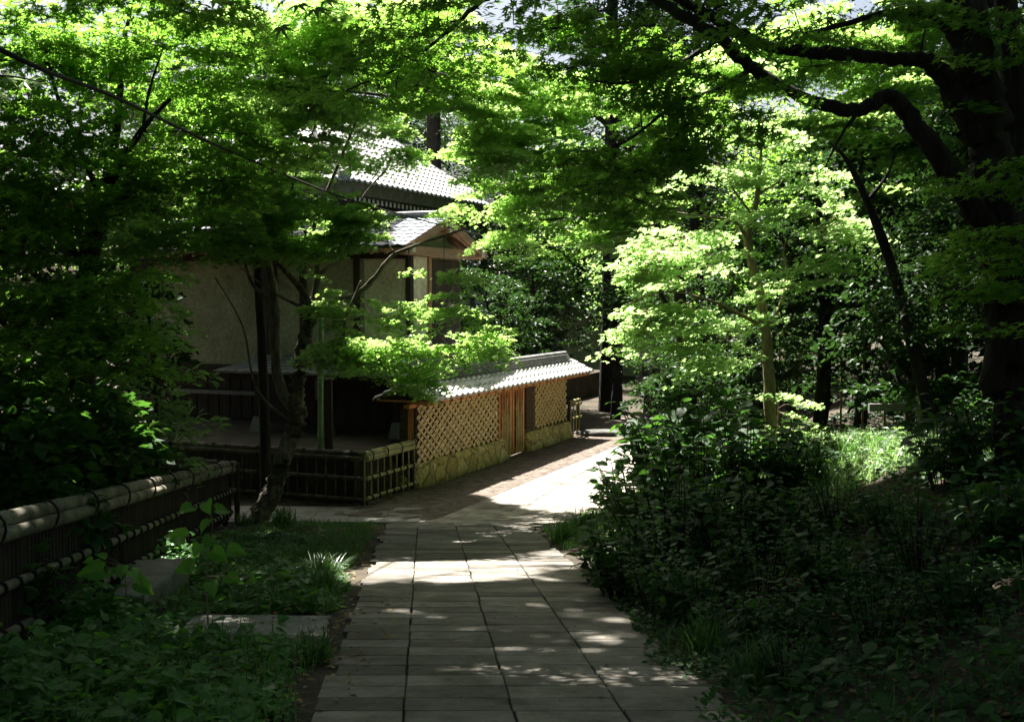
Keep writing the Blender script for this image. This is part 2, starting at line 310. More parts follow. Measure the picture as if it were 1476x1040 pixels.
def T_big(w=.36):               # broad leaf with drawn tip, curved
    V = [(0, 0, 0)]; Fc = []
    ys = [.08, .28, .52, .76]; ws = [.62 * w, w, .86 * w, .45 * w]
    for y, x in zip(ys, ws): V += [(-x, y, .05 - .1 * y), (0, y, .04 - .16 * y * y), (x, y, .05 - .1 * y)]
    V.append((0, 1.05, -.2)); Fc = [[0, 2, 1], [0, 3, 2]]
    q = []
    for i in range(3):
        a = 1 + 3 * i; b = a + 3
        Fc += [[a, a + 1, b + 1], [a, b + 1, b], [a + 1, a + 2, b + 2], [a + 1, b + 2, b + 1]]
    Fc += [[10, 11, 13], [11, 12, 13]]
    return np.array(V), np.array(Fc)
def T_heart():
    V = [(0, 0, 0), (-.28, -.13, .06), (-.46, .12, .12), (-.38, .52, .05), (0, 1.05, -.26), (.42, .5, .0), (.5, .12, .09), (.28, -.14, .05), (0, .45, -.05)]
    return np.array(V), np.array([[0, 8, 1], [1, 8, 2], [2, 8, 3], [3, 8, 4], [4, 8, 5], [5, 8, 6], [6, 8, 7], [7, 8, 0]])
def T_rhomb(w=.3):
    return np.array([(0, 0, 0), (-w, .5, .05), (0, 1, -.05), (w, .5, .05)]), np.array([[0, 2, 1], [0, 3, 2]])
LEAF = {'m7': T_maple(7), 'm5': T_maple(5), 'far': T_far(), 'ov': T_ovate(), 'lan': T_ovate(.17), 'big': T_big(), 'heart': T_heart(), 'rh': T_rhomb(.36), 'rhl': T_rhomb(.16)}
def scatter(mb, tpl, P, N, T, size):
    V, Fc = LEAF[tpl] if isinstance(tpl, str) else tpl
    n = len(P)
    if n == 0: return
    N = N / (np.linalg.norm(N, axis=1)[:, None] + 1e-9)
    X = np.cross(T, N); X /= np.linalg.norm(X, axis=1)[:, None] + 1e-9
    Y = np.cross(N, X); size = np.broadcast_to(size, (n,))
    W = V[None, :, 0, None] * X[:, None] + V[None, :, 1, None] * Y[:, None] + V[None, :, 2, None] * N[:, None]
    W = P[:, None] + size[:, None, None] * W
    Fa = Fc[None] + (np.arange(n) * len(V))[:, None, None]
    mb.add(W.reshape(-1, 3), Fa.reshape(-1, Fc.shape[1]))
def smooth_line(pts, k=5):
    P = np.array(pts, float); n = len(P)
    if n < 3: return P
    out = []
    for i in range(n - 1):
        p0, p1, p2, p3 = P[max(i - 1, 0)], P[i], P[i + 1], P[min(i + 2, n - 1)]
        for t in np.linspace(0, 1, k, endpoint=False):
            out.append(.5 * (2 * p1 + (p2 - p0) * t + (2 * p0 - 5 * p1 + 4 * p2 - p3) * t * t + (3 * p1 - p0 - 3 * p2 + p3) * t ** 3))
    out.append(P[-1]); return np.array(out)

def make_tree(name, label, base, limbs, blobs, leafmat, barkmat, tpl='m5', size=.06, skip=(), group=None, cat='tree', r=None, dn=1.6, helio=.9,
              spray=(.5, 70), twigs=True, tilt=.35, zflat=.3, frame_skip=False, carve=True, thin_keep=None, droop=.25, out=None, gap=0, wig=.0):
    r = r or rng; base = np.array(base, float)
    root = empty(name, base, 0, label, cat, group)
    wood = MB(); nodes = []; nr = []
    for L in limbs:
        L = np.array(L, float); S = smooth_line(L, 12 if L[0, 3] > .1 else 6)
        if wig:
            dd = r.normal(0, 1, (len(S), 3)) * wig * S[:, 3:4]; dd[0] = 0; S[:, :3] += dd
        wood.tube(S[:, :3] - base, S[:, 3], 26 if L[0, 3] > .1 else (12 if L[0, 3] > .05 else 7), knob=.13 if L[0, 3] > .05 else .0)
        nodes.append(S[:, :3]); nr.append(S[:, 3])
    nodes = np.concatenate(nodes); nr = np.concatenate(nr)
    # sprays
    C = []; 
    for b in blobs:
        c, rad, n = b[0], b[1], int(b[2] * dn)
        d = r.normal(size=(n, 3)); d /= np.linalg.norm(d, axis=1)[:, None]
        d *= (r.random(n)[:, None] ** .45)
        q = np.array(c) + d * np.array(rad)
        if gap: q[:, 2] = np.round(q[:, 2] / gap) * gap + r.normal(0, .07, n)
        C.append(q)
    C = np.concatenate(C) if C else np.zeros((0, 3))
    if carve and len(C): C = C[~blocked(C, skip)]
    if out is not None and len(C): C = C[out(C)]
    SR, LN = spray
    cen = nodes.mean(0)
    dist = np.array([np.min(((nodes - c) ** 2).sum(1)) for c in C]); order = np.argsort(dist)
    allN = np.zeros((len(nodes) + len(C) * 5, 3)); allN[:len(nodes)] = nodes; allR = np.zeros(len(allN)); allR[:len(nodes)] = nr; m = len(nodes)
    bases = np.zeros_like(C); dirs = np.zeros_like(C)
    for i in order:
        c = C[i]; dd = ((allN[:m] - c) ** 2).sum(1); j = int(np.argmin(dd + .0 * allR[:m])); p = allN[j]; dv = c - p; ln = np.linalg.norm(dv) + 1e-6
        h = np.array([dv[0], dv[1], 0]); h = unit(h) if np.linalg.norm(h) > .05 else unit(r.normal(size=3) * [1, 1, 0])
        dirs[i] = h; e = c - h * SR * .5; bases[i] = e
        k = np.linspace(0, 1, 5)[:, None]; side = unit(np.cross(dv, [0, 0, 1.])) * r.normal(0, .09) * ln
        P = p + (e - p) * k + side * np.sin(k * math.pi) + np.array([0, 0, .1 * ln]) * np.sin(k * math.pi)
        r0 = min(allR[j] * .6, .004 + .011 * ln + .004)
        rr = np.linspace(r0, .0035, 5)
        wood.tube(P - base, rr, 5 if r0 > .01 else 4, cap=False)
        allN[m:m + 4] = P[1:]; allR[m:m + 4] = rr[1:]; m += 4
    wood.build('trunk', barkmat, root, smooth=True)
    if len(C):
        ns = len(C); cnt = LN
        sr = SR * r.uniform(.65, 1.3, ns)
        tid = r.integers(0, 5, (ns, cnt)); tang = (tid - 2) * .42 + r.normal(0, .06, (ns, cnt)); tang[:, :] += 0
        u = r.uniform(.12, 1, (ns, cnt)) ** .75
        L = sr[:, None] * 1.5 * (1 - .12 * abs(tid - 2))
        az = np.arctan2(dirs[:, 1], dirs[:, 0])[:, None] + r.normal(0, .35, (ns, 1))
        a = az + tang
        side = r.choice([-1, 1], (ns, cnt)) * r.uniform(.2, 1., (ns, cnt)) * size * 1.4
        X = bases[:, None, 0] + np.cos(a) * u * L - np.sin(a) * side
        Y = bases[:, None, 1] + np.sin(a) * u * L + np.cos(a) * side
        slope = r.normal(-.06, .16, (ns, 1))
        Z = bases[:, None, 2] + slope * u * L - droop * (u * L) ** 2 + r.normal(0, .022, (ns, cnt)) - .3 * abs(side)
        P = np.stack([X, Y, Z], -1).reshape(-1, 3); aa = (a + np.sign(side) * r.uniform(.2, 1.2, a.shape)).reshape(-1)
        keep = np.ones(len(P), bool)
        if carve: keep &= ~blocked(P, skip)
        if out is not None: keep &= out(P)
        if thin_keep is not None: keep &= thin_keep(P, r)
        P = P[keep]; aa = aa[keep]; n = len(P)
        N = np.stack([r.normal(0, tilt, n), r.normal(0, tilt, n), np.ones(n)], -1) + helio * SUN * [1, 1, 0]
        Tn = np.stack([np.cos(aa), np.sin(aa), r.normal(-.25, .2, n)], -1)
        mb = MB(); scatter(mb, tpl, P - base, N, Tn, size * r.uniform(.65, 1.25, n))
        mb.build('crown', leafmat, root)
        if twigs:
            tw = MB()
            for i in range(ns):
                for k in range(5):
                    a_ = az[i, 0] + (k - 2) * .42; l_ = sr[i] * 1.5 * (1 - .12 * abs(k - 2)) * .95
                    uu = np.array([0, .5, 1.]) * l_
                    q = np.stack([bases[i, 0] + np.cos(a_) * uu, bases[i, 1] + np.sin(a_) * uu, bases[i, 2] + slope[i, 0] * uu - droop * uu ** 2 - .006], -1)
                    if carve and blocked(q[1:2], skip)[0]: continue
                    tw.tube(q - base, [.0035, .0028, .0015], 3, cap=False)
            tw.build('twigs', barkmat, root)
    return root
def pl(*a):
    """limb from photo pixels: (px, py, depth, radius) ..."""
    return [(*at(p[0], p[1], p[2]), p[3]) for p in a]
def gpt(x, y, dz=0): return (x, y, float(ground(x, y)) + dz)

# ================================================================ SETTING
xs = np.concatenate([np.arange(-70, -12, 3), np.arange(-12, 12, .22), np.arange(12, 71, 3)])
ys = np.concatenate([np.arange(-12, 2, 1.), np.arange(2, 34, .25), np.arange(34, 120, 4)])
gx, gy = np.meshgrid(xs, ys); gz = ground(gx, gy) + np.random.default_rng(3).normal(0, .008, gx.shape)
mb = MB(); nx = len(xs); i, j = np.meshgrid(np.arange(len(ys) - 1), np.arange(nx - 1), indexing='ij')
a_ = (i * nx + j).ravel(); mb.add(np.stack([gx, gy, gz], -1).reshape(-1, 3), np.stack([a_, a_ + 1, a_ + nx + 1, a_ + nx], -1))
tag(mb.build('ground', M['soil'], smooth=True), kind='structure')

def pz(y): return max(-.114 * y, ZL)
mb = MB(); rp = np.random.default_rng(11)
U = unit([-.077, 1, 0]); PXR = np.array([U[1], -U[0], 0])
k0 = 0; yv = 1.2
def slab(mb, x0, x1, y0, y1, frame, zf, g=.006):
    jt = rp.normal(0, .0016, 4); ins = .006
    c = []
    for (u, v, q) in ((x0 + g, y0 + g * .5, 0), (x1 - g, y0 + g * .5, 1), (x1 - g, y1 - g * .5, 2), (x0 + g, y1 - g * .5, 3)):
        p = frame(u, v); c.append((p[0], p[1], zf(p[0], p[1]) + jt[q]))
    c = np.array(c); ctr = c.mean(0); top = ctr + (c - ctr) * (1 - np.array([[ins / .3, ins / .3, 0]])); mid = c - [0, 0, .006]; bot = c - [0, 0, .05]
    V = np.concatenate([bot, mid, top]); Q = [[8, 9, 10, 11]]
    for q in range(4):
        n_ = (q + 1) % 4; Q += [[q, n_, 4 + n_, 4 + q], [4 + q, 4 + n_, 8 + n_, 8 + q]]
    mb.add(V, Q)
def fr1(u, v): return (-.62 - .077 * v + u, v)
row = 0; v = 1.0
while v < 18.2:
    off = [0, .50, 1.10, 1.70, 2.30]; sh = rp.normal(0, .0025); e0 = rp.normal(0, .02)
    for q in range(4):
        slab(mb, off[q] + sh + (e0 if q == 0 else 0), off[q + 1] + sh + (.0 if q < 3 else rp.normal(0, .02)), v, v + .30, fr1, lambda x, y: pz(y), g=abs(rp.normal(.005, .003)))
    v += .30
tag(mb.build('path', M['paver']), kind='structure')
# sunlit upper stretch, sun brightness put into its pavers, laid along the wall
mb = MB()
def inpoly(x, y, poly):
    c = False; n = len(poly)
    for i in range(n):
        x1, y1 = poly[i]; x2, y2 = poly[i - 1]
        if (y1 > y) != (y2 > y) and x < (x2 - x1) * (y - y1) / (y2 - y1) + x1: c = not c
    return c
E1 = W0 + NV * 1.67; E2 = W0 + NV * 4.0
p2 = [(-2.03, 17.95), tuple(E1 + TV * -.9), tuple(E1 + TV * 17), tuple(E2 + TV * 17), tuple(E2 + TV * -.4), (1.45, 19.3), (.36, 17.95)]
for a in np.arange(-6, 18, .30):
    for b in np.arange(-1.3, 4.2, .60):
        s_ = a; n0 = b + (.3 if int(round(a / .3)) % 2 else 0)
        c = W0 + TV * (s_ + .15) + NV * (n0 + .3)
        if not inpoly(c[0], c[1], p2): continue
        def fr2(u, v): p = W0 + TV * v + NV * u; return (p[0], p[1])
        n1_, n2_ = n0, n0 + .6
        if s_ > -.9: n1_ = max(n1_, 1.67)
        slab(mb, n1_, min(n2_, 4.02) if s_ > 0 else n2_, s_, s_ + .30, fr2, lambda x, y: pz(y) - .003, g=.005)
tag(mb.build('path_beyond_bend', M['paver_sunlit']), kind='structure')
# side path to the left between the fences
mb = MB(); rp = np.random.default_rng(5)
for a in np.arange(-7.5, 0, .62):
    for b in np.arange(0, 1.75, .45):
        slab(mb, -2.1 + a, -2.1 + a + .62, 18.35 + b, 18.35 + b + .45, lambda u, v: (u, v + (-2.1 - u) * .06), lambda x, y: pz(y) + .01, g=.004)
tag(mb.build('side_path', M['stone_grey']), kind='structure')
# litter strip along the wall
mb = MB(); q = []
ss = np.linspace(-3, 17, 80); nn = np.linspace(-.1, 1.72, 10); rp = np.random.default_rng(8)
for s_ in ss:
    for n_ in nn:
        p = W0 + TV * s_ + NV * n_; q.append((p[0], p[1], pz(p[1]) + .004 + abs(rp.normal(0, .012)) * (n_ < 1.5)))
n_ = len(nn); mb.add(q, [[i * n_ + j, i * n_ + j + 1, (i + 1) * n_ + j + 1, (i + 1) * n_ + j] for i in range(len(ss) - 1) for j in range(n_ - 1)])
tag(mb.build('dirt_strip', M['litter_soil'], smooth=True), kind='structure')
# raised terrace under the buildings
def flat_prism(mb, poly, z0, z1):
    n = len(poly); V = [(x, y, z0) for x, y in poly] + [(x, y, z1) for x, y in poly]; c = np.mean(poly, 0)
    mb.add(V + [(c[0], c[1], z1)], [[n + i, n + (i + 1) % n, 2 * n] for i in range(n)])
    mb.add(V, [[i, (i + 1) % n, n + (i + 1) % n, n + i] for i in range(n)])
mb = MB()
flat_prism(mb, [tuple(LW(s, y)[:2]) for s, y in ((-1.8, .35), (9.4, .5), (9.4, 3.6), (24, 3.6), (24, 30), (-1.8, 30))], ZL - .3, ZL + .85)
tag(mb.build('terrace', M['soil']), kind='structure')

# ================================================================ ROOFED BAMBOO WALL
def roof_face(mb, O, e, win, L, run, rise, in0, in1, pitch, nc, curve=0., step=.035, amp=.035, k=6, mbflat=None):
    O = np.array(O, float); e = np.array(e, float); win = np.array(win, float)
    def prof(f): return rise * (f + curve * (f * f - f))
    for c in range(nc):
        f0, f1 = c / nc, (c + 1) / nc + .15 / nc
        x0 = in0 * c / nc; x1 = L - in1 * c / nc
        m = max(2, int((x1 - x0) / pitch * k)); x = np.linspace(x0, x1, m)
        ph = (x / pitch) % 1; h = np.where(ph < .5, np.sin(ph * 2 * math.pi), -.35 * np.sin((ph - .5) * 2 * math.pi)) * amp
        A = O + x[:, None] * e + win * run * f0 + np.stack([0 * x, 0 * x, prof(f0) + step + h], -1)
        lo = A - [0, 0, step + .02]
        xa = np.clip(x, in0 * f1, L - in1 * f1)
        B = O + xa[:, None] * e + win * run * f1 + np.stack([0 * x, 0 * x, prof(min(f1, 1.05)) + h], -1)
        V = np.concatenate([lo, A, B]); i = np.arange(m - 1)
        mb.add(V, np.concatenate([np.stack([i, i + 1, m + i + 1, m + i], -1), np.stack([m + i, m + i + 1, 2 * m + i + 1, 2 * m + i], -1)]))
wall = wframe('bamboo_wall', 'long low wall of pale woven bamboo lattice under a tiled roof beside the sunlit path', 'wall')
def lattice(x0, x1, z0, z1, y):
    mb = MB(); pw, ph = .265, .17; th = .009; wd = .078
    rl = np.random.default_rng(int(x0 * 10) + 3)
    for fam in (1, -1):
        sl = ph / pw * fam
        k0 = int(math.floor((z0 - max(sl * (x1 - x0), 0)) / ph)) - 1; k1 = int(math.ceil((z1 - min(sl * (x1 - x0), 0)) / ph)) + 1
        for k in range(k0, k1):
            b = k * ph + rl.normal(0, .007)          # z = b + sl*(x-x0)
            xa = max(x0, x0 + min((z0 - b) / sl, (z1 - b) / sl)); xb = min(x1, x0 + max((z0 - b) / sl, (z1 - b) / sl))
            if xb - xa < .06: continue
            n = max(2, int((xb - xa) / (pw / 4)) + 1); x = np.linspace(xa, xb, n); z = b + sl * (x - x0)
            yy = y + fam * .004 * np.cos((x - x0) / pw * 2 * math.pi + k * math.pi) + .012 * fam
            ww = (.10 if fam > 0 else .04) * (1 + rl.normal(0, .1)); nrm = unit([-sl, 0, 1]) * ww / 2
            C = np.stack([x, yy, z], -1); f = np.array([0, -th / 2, 0])
            V = np.concatenate([C - nrm + f, C + nrm + f, C + nrm - f, C - nrm - f]); i = np.arange(n - 1); Q = []
            for r_ in range(4):
                a = r_ * n; b2 = ((r_ + 1) % 4) * n; Q.append(np.stack([a + i, a + i + 1, b2 + i + 1, b2 + i], -1))
            mb.add(V, np.concatenate(Q))
    return mb
for (a, b) in ((.0, 4.0), (6.25, 8.65)):
    lattice(a, b, .50, 1.70, -.03).build('lattice_panel', M['bamboo_dry'], wall)
    mb = MB(); mb.bx(a + .02, b - .02, .02, .33, .5, 1.72); mb.build('backing_panel', M['reed'], wall)
def reeds(mb, p, q, z0, z1, d=.035, r=.017):
    for z in np.arange(z0, z1, d): mb.tube([(*p, z), (*q, z)], r, 5)
mb = MB()
reeds(mb, (5.74, -.03), (6.27, -.05), .52, 1.70); mb.build('reed_panel', M['reed'], wall)
mb = MB(); reeds(mb, (-.02, .0), (-.02, .36), .5, 1.7); reeds(mb, (8.67, .0), (8.67, .36), .5, 1.7)
mb.build('reed_end', M['reed'], wall)
def stone_base(x0, x1, h0, h1):
    mb = MB(); n = 40; x = np.linspace(x0, x1, n); V = []; hh = h0 + (h1 - h0) * (x - x0) / (x1 - x0)
    rs = np.random.default_rng(int(x0) + 5); m = 9
    for i in range(n):
        ed = min(i, n - 1 - i); rd = math.sqrt(min(1, (ed + .15) / 4.))
        h = hh[i] * (.78 + .22 * rd) + rs.normal(0, .012); yf = -.16 * rd + .02; yb = .42
        prof = [(yf - .03, -.15), (yf - .03 + rs.normal(0, .012), .12), (yf + rs.normal(0, .012), h * .55), (yf + .02, h * .85), (yf + .08, h), (.1, h + .01), (.3, h), (yb, h * .8), (yb, -.15)]
        for (yy, zz) in prof: V.append((x[i], yy, zz))
    Q = [[i * m + j, (i + 1) * m + j, (i + 1) * m + j + 1, i * m + j + 1] for i in range(n - 1) for j in range(m - 1)]
    mb.add(V, Q)
    for i in (0, n - 1):
        r_ = np.array(V[i * m:(i + 1) * m]); mb.add(np.vstack([r_, r_.mean(0)]), [[j, (j + 1) % m, m] if i else [(j + 1) % m, j, m] for j in range(m)])
    mb.build('stone_base', M['stonewall'], wall)
stone_base(-.05, 4.65, .52, .50); stone_base(5.75, 9.05, .50, .44)
mb = MB()
roof_face(mb, (-.35, -.50, 1.76), (1, 0, 0), (0, 1, 0), 9.9, .62, .30, 0, 0, .27, 3, amp=.034)
roof_face(mb, (9.55, .78, 1.76), (-1, 0, 0), (0, -1, 0), 9.9, .62, .30, 0, 0, .27, 3, amp=.034)
rt = mb.build('tiled_roof', M['tile_pale'], wall)
mb = MB()
for k_, (z, wd) in enumerate(((2.03, .30), (2.085, .27), (2.14, .24), (2.195, .21))):
    mb.bx(.25 + .05 * k_, 9.15 - .05 * k_, .14 - wd / 2, .14 + wd / 2, z, z + .042)
mb.tube([(.4, .14, 2.25), (9.0, .14, 2.25)], .075, 10); 
mb.build('ridge', M['tile'], rt, smooth=False)
mb = MB(); mb.bx(-.3, 9.5, -.44, .72, 1.725, 1.75); mb.bx(-.3, 9.5, -.40, -.33, 1.66, 1.722)
for x in np.arange(-.2, 9.5, .45): mb.bx(x, x + .05, -.46, .1, 1.675, 1.722)
mb.bx(-.3, 9.5, .0, .12, 1.60, 1.672); mb.bx(8.6, 9.45, .2, .3, 1.60, 1.70); mb.build('eave_frame', M['wood_warm'], wall)
mb = MB(); 
for x in (-.06, 3.98, 5.70, 8.64): mb.bx(x, x + .09, .05, .16, 0, 1.6)
mb.build('wall_post', M['wood_warm'], wall)
gate = empty('gate', (4.9, .0, 0), 0, None); gate.parent = wall
mb = MB(); 
for x0, x1 in ((-.80, -.72), (-.12, -.03), (.03, .12), (.66, .76)): mb.bx(x0, x1, -.02, .03, .08, 1.62)
for z in (.12, .62, 1.1, 1.52): mb.bx(-.72, .66, .0, .022, z, z + .07)
mb.build('gate_frame', M['wood_warm'], gate)
mb = MB()
for x in np.arange(-.69, .64, .098):
    if -.17 < x < .10: continue
    mb.tube([(x, -.045, .05), (x + .004, -.045, 1.0 + .5 * ((x * 13) % 1))], .016, 6)
    MB().bx(x + .03, x + .064, -.03, -.012, .08, 1.6).build('gate_slat', M['wood_warm'], gate)
g2 = MB(); g2.bx(-.72, -.12, .035, .05, .1, 1.6); g2.bx(.12, .66, .035, .05, .1, 1.6); g2.build('gate_backing', M['reed'], gate)
mb.build('gate_pickets', M['bamboo_dry'], gate)

# ================================================================ BAMBOO FENCES
def bamboo(mb, p, q, r, node=.32, n=10, seed=0):
    p = np.array(p, float); q = np.array(q, float); L = np.linalg.norm(q - p); rr = np.random.default_rng(seed)
    t = [0]; rad = [r]; x = rr.uniform(.05, node)
    while x < L - .03:
        for d, k in ((-.012, 1.), (-.004, 1.10), (.002, .93), (.008, 1.09), (.014, 1.)): t.append((x + d) / L); rad.append(r * k)
        x += node * rr.uniform(.85, 1.15)
    t.append(1); rad.append(r); t = np.clip(np.array(t), 0, 1)
    mb.tube(p + (q - p) * t[:, None], rad, n)
def tie(root, c, d, r, mat=None):
    mb = MB(); d = unit(d); c = np.array(c, float)
    for k in (-1, 0, 1):
        a = unit(np.cross(d, [0, 0, 1.])); b = np.cross(a, d); th = np.linspace(0, 2 * math.pi, 13)
        P = c + d * k * .011 + (np.cos(th)[:, None] * a * r[0] + np.sin(th)[:, None] * b * r[1])
        mb.tube(P, .0065, 4, cap=False)
    return mb.build('rope_tie', M['rope'], root)
def fence(label, p0, p1, h, rails, spacing, mat, gfn=None, top_r=.06, pr=.017, ties=1.0, tie_mid=.3, postgap=1.8, seed=1, two=True, front=None, group='bamboo fences'):
    p0 = np.array(p0, float); p1 = np.array(p1, float)
    root = empty('bamboo_fence', p0, 0, label, 'fence', group)
    d = p1 - p0; L = np.linalg.norm(d[:2]); side = unit(np.cross(d, [0, 0, 1.])) if front is None else unit(front)
    up = np.array([0, 0, 1.])
    mb = MB(); bamboo(mb, up * h, d + up * h, top_r, .42, 12, seed)
    if two: bamboo(mb, up * (h - top_r * 1.55) + side * top_r * .9, d + up * (h - top_r * 1.55) + side * top_r * .9, top_r * .92, .40, 12, seed + 1)
    mb.build('top_rail', M[mat], root, smooth=True)
    for k, z in enumerate(rails):
        mb = MB(); bamboo(mb, up * z + side * .05, d + up * z + side * .05, .036, .30, 10, seed + 5 + k); mb.build('rail', M[mat], root, smooth=True)
    mb = MB(); n = int(L / spacing)
    rr = np.random.default_rng(seed)
    for i in range(n + 1):
        b = d * (i / n); mb.tube([b + up * .0, b + up * (h - .03)], pr * rr.uniform(.85, 1.15), 6)
    mb.build('picket_row', M[mat if spacing > .1 else 'wood_dark'], root, smooth=True)
    for i in range(max(2, int(L / postgap) + 1)):
        b = d * (i / (max(2, int(L / postgap) + 1) - 1)); mb = MB(); mb.tube([b - side * .05 - up * .15, b - side * .05 + up * (h + .0)], .045, 8)
        mb.build('fence_post', M['wood_dark'], root)
    n = max(2, int(L / ties)); ct = (up * (h - top_r * .75) + side * top_r * .45)
    for i in range(n + 1):
        f = (i + .25) / (n + .5); tie(root, d * f + ct, d, (top_r * 1.65, top_r * 1.95) if two else (top_r * 1.1, top_r * 1.1))
    th = np.linspace(0, 2 * math.pi, 9); tm = MB(); ud = unit(d); a = unit(np.cross(d, up)); b_ = np.cross(a, ud)
    for k in (-1, 1): tm.tube(ud * k * .014 + (np.cos(th)[:, None] * a * .042 + np.sin(th)[:, None] * b_ * .042), .010, 4, cap=False)
    first = None
    for z in rails:
        for f in np.arange(.15, L - .05, tie_mid) / L:
            if first is None: o = first = tm.build('rail_binding', M['rope'], root)
            else: o = first.copy(); sc.collection.objects.link(o)
            o.location = d * f + up * z + side * .05
    return root
# long fence on the left, follows the slope
def lf(D): return np.array([-2.62 - .106 * D, D, -.11 * D])
fence('long grey bamboo fence sloping away on the left, double top rail and close dark pickets', lf(3.5), lf(18.0), .90, (.46, .14), .085, 'bamboo_grey', top_r=.058, ties=1.15, tie_mid=.31, front=(1, 0, 0), seed=3)
pe = lf(18.0); p2_ = at(175, 668, 19.0); p2_[2] = pe[2] + .1
fence('short dappled bamboo fence turning left from the far end of the sloping fence', pe + [0.1, .12, .02], [pe[0] - 3.6, 18.9, pe[2] + .12], .86, (.45,), .1, 'bamboo_grey', top_r=.05, seed=9, front=(0, -1, 0))
c0 = LW(-2.05, 0); fence('dark bamboo fence running left behind the leaning maple', c0, LW(-2.05, 7.5), .94, (.50, .12), .2, 'bamboo_shaded', top_r=.05, seed=12, front=(-TV[0], -TV[1], 0), postgap=2.)
fence('short mossy bamboo fence joining the near end of the lattice wall', c0 + [0, 0, 0], LW(-.1, 0), .94, (.50, .14), .24, 'bamboo_mossy', top_r=.055, seed=15, ties=.6, tie_mid=.27, front=(NV[0], NV[1], 0))
fence('small stub of bamboo fence at the far end of the lattice wall', LW(9.05, -.02), LW(9.75, -.02), .95, (.5,), .2, 'bamboo_mossy', top_r=.05, seed=18, ties=.6, front=(NV[0], NV[1], 0))

# ================================================================ BUILDINGS
wing = wframe('plaster_house', 'plastered house wing with small gable end above the lattice wall', 'building')
s0, s1, y0, y1 = 2.6, 5.2, 1.47, 8.6
mb = MB(); mb.bx(s0, s1, y0, y1, 2.05, 4.75)
mb.add([(s0, y0, 4.75), (s1, y0, 4.75), (3.9, y0, 5.35), (s0, y1, 4.75), (s1, y1, 4.75), (3.9, y1, 5.35)], [[0, 1, 2], [3, 5, 4]])
mb.build('plaster_wall', M['plaster'], wing)
mb = MB(); mb.bx(s0 + .12, s1 - .1, y0 + .1, y1, .85, 2.05)
for y in np.arange(y0 + .1, y1, .32): mb.bx(s0 + .07, s0 + .119, y, y + .29, .9, 2.0)
mb.build('lower_boarding', M['wood_dark'], wing)
def post(x0, x1, yy0, yy1, z0, z1, nm='post', mt='wood_dark'):
    b = MB(); b.bx(x0, x1, yy0, yy1, z0, z1); b.build(nm, M[mt], wing)
for y, wdt in ((y0 - .03, .12), (2.75, .14), (4.15, .16), (4.95, .5), (y1 - .1, .14)): post(s0 - .05, s0 + .1, y, y + wdt, .85, 4.78)
post(s0 - .045, s0, y0, y1, 2.05, 2.17, 'sill_beam'); post(s0 - .04, s0, y0, y1, 4.62, 4.76, 'top_beam')
post(s0 - .10, s0 - .03, y0, y1 + .5, 1.46, 1.55, 'veranda_rail', 'stone_grey')
post(s0 - .16, s0 + .1, y0 - .2, y1, 1.98, 2.045, 'veranda_floor')
post(3.42, 3.54, y0 - .06, y0 + .02, .85, 4.72, 'post', 'wood_rafter')
post(3.55, 5.12, y0 - .03, y0, 1.2, 4.62, 'board_panel', 'wood_dark')
post(1.95, 5.85, y0 - .2, y0 - .04, 4.68, 4.88, 'tie_beam', 'wood_rafter')
post(s0 - .012, s0 - .001, y0 + .12, y0 + 1.15, 2.2, 4.6, 'gable_plaster', 'plaster_bounce_lit')  # thin panels carrying the painted bounce light beside the corner
post(s0 + .12, 3.41, y0 - .012, y0 - .001, 2.2, 4.66, 'gable_plaster', 'plaster_bounce_lit')
yo = y0 + .22
# wing roof: ridge runs back from the gable
rs, re, rzb, rzr = 1.75, 6.05, 4.86, 5.60
mb = MB()
Lr = y1 + .6 - (yo - .55)
roof_face(mb, (rs, y1 + .6, rzb), (0, -1, 0), (1, 0, 0), Lr, 2.15, rzr - rzb, 0, 0, .26, 8, amp=.02, step=.02, k=4)
roof_face(mb, (re, yo - .55, rzb), (0, 1, 0), (-1, 0, 0), Lr, 2.15, rzr - rzb, 0, 0, .26, 8, amp=.02, step=.02, k=4)
rf = mb.build('roof', M['metal_roof'], wing)
mb = MB(); mb.tube([(3.9, yo - .6, rzr + .06), (3.9, y1 + .6, rzr + .06)], .09, 8); mb.build('ridge', M['tile'], rf)
mb = MB(); sg = math.hypot(2.15, rzr - rzb)
for sgn in (-1, 1):
    e = 3.9 + sgn * 2.15
    for yy in (yo - .56,):        # barge boards
        mb.add([(3.9, yy, rzr - .0), (e, yy, rzb - .0), (e, yy, rzb - .16), (3.9, yy, rzr - .2), (3.9, yy + .05, rzr), (e, yy + .05, rzb), (e, yy + .05, rzb - .16), (3.9, yy + .05, rzr - .2)],
               [[0, 1, 2, 3], [4, 7, 6, 5], [3, 2, 6, 7], [1, 5, 6, 2]])
mb.build('barge_board', M['wood_rafter'], rf)
mb = MB()
for sgn in (-1, 1):
    e = 3.9 + sgn * 2.12; a = np.array([(3.9, yo - .5, rzr - .05), (e, yo - .5, rzb - .05), (e, y1 + .5, rzb - .05), (3.9, y1 + .5, rzr - .05)]); b = a - [0, 0, .03]
    mb.add(np.vstack([a, b]), [[0, 1, 2, 3], [7, 6, 5, 4], [0, 4, 5, 1], [1, 5, 6, 2], [0, 3, 7, 4]])
    for y in np.arange(yo - .45, y1 + .5, .36):
        a = np.array([(3.9, y, rzr - .085), (e, y, rzb - .085), (e, y + .07, rzb - .085), (3.9, y + .07, rzr - .085)]); b = a - [0, 0, .09]
        mb.add(np.vstack([a, b]), [[0, 1, 2, 3], [7, 6, 5, 4], [0, 4, 5, 1], [1, 5, 6, 2], [0, 3, 7, 4], [3, 2, 6, 7]])
mb.build('rafters', M['wood_rafter'], rf)
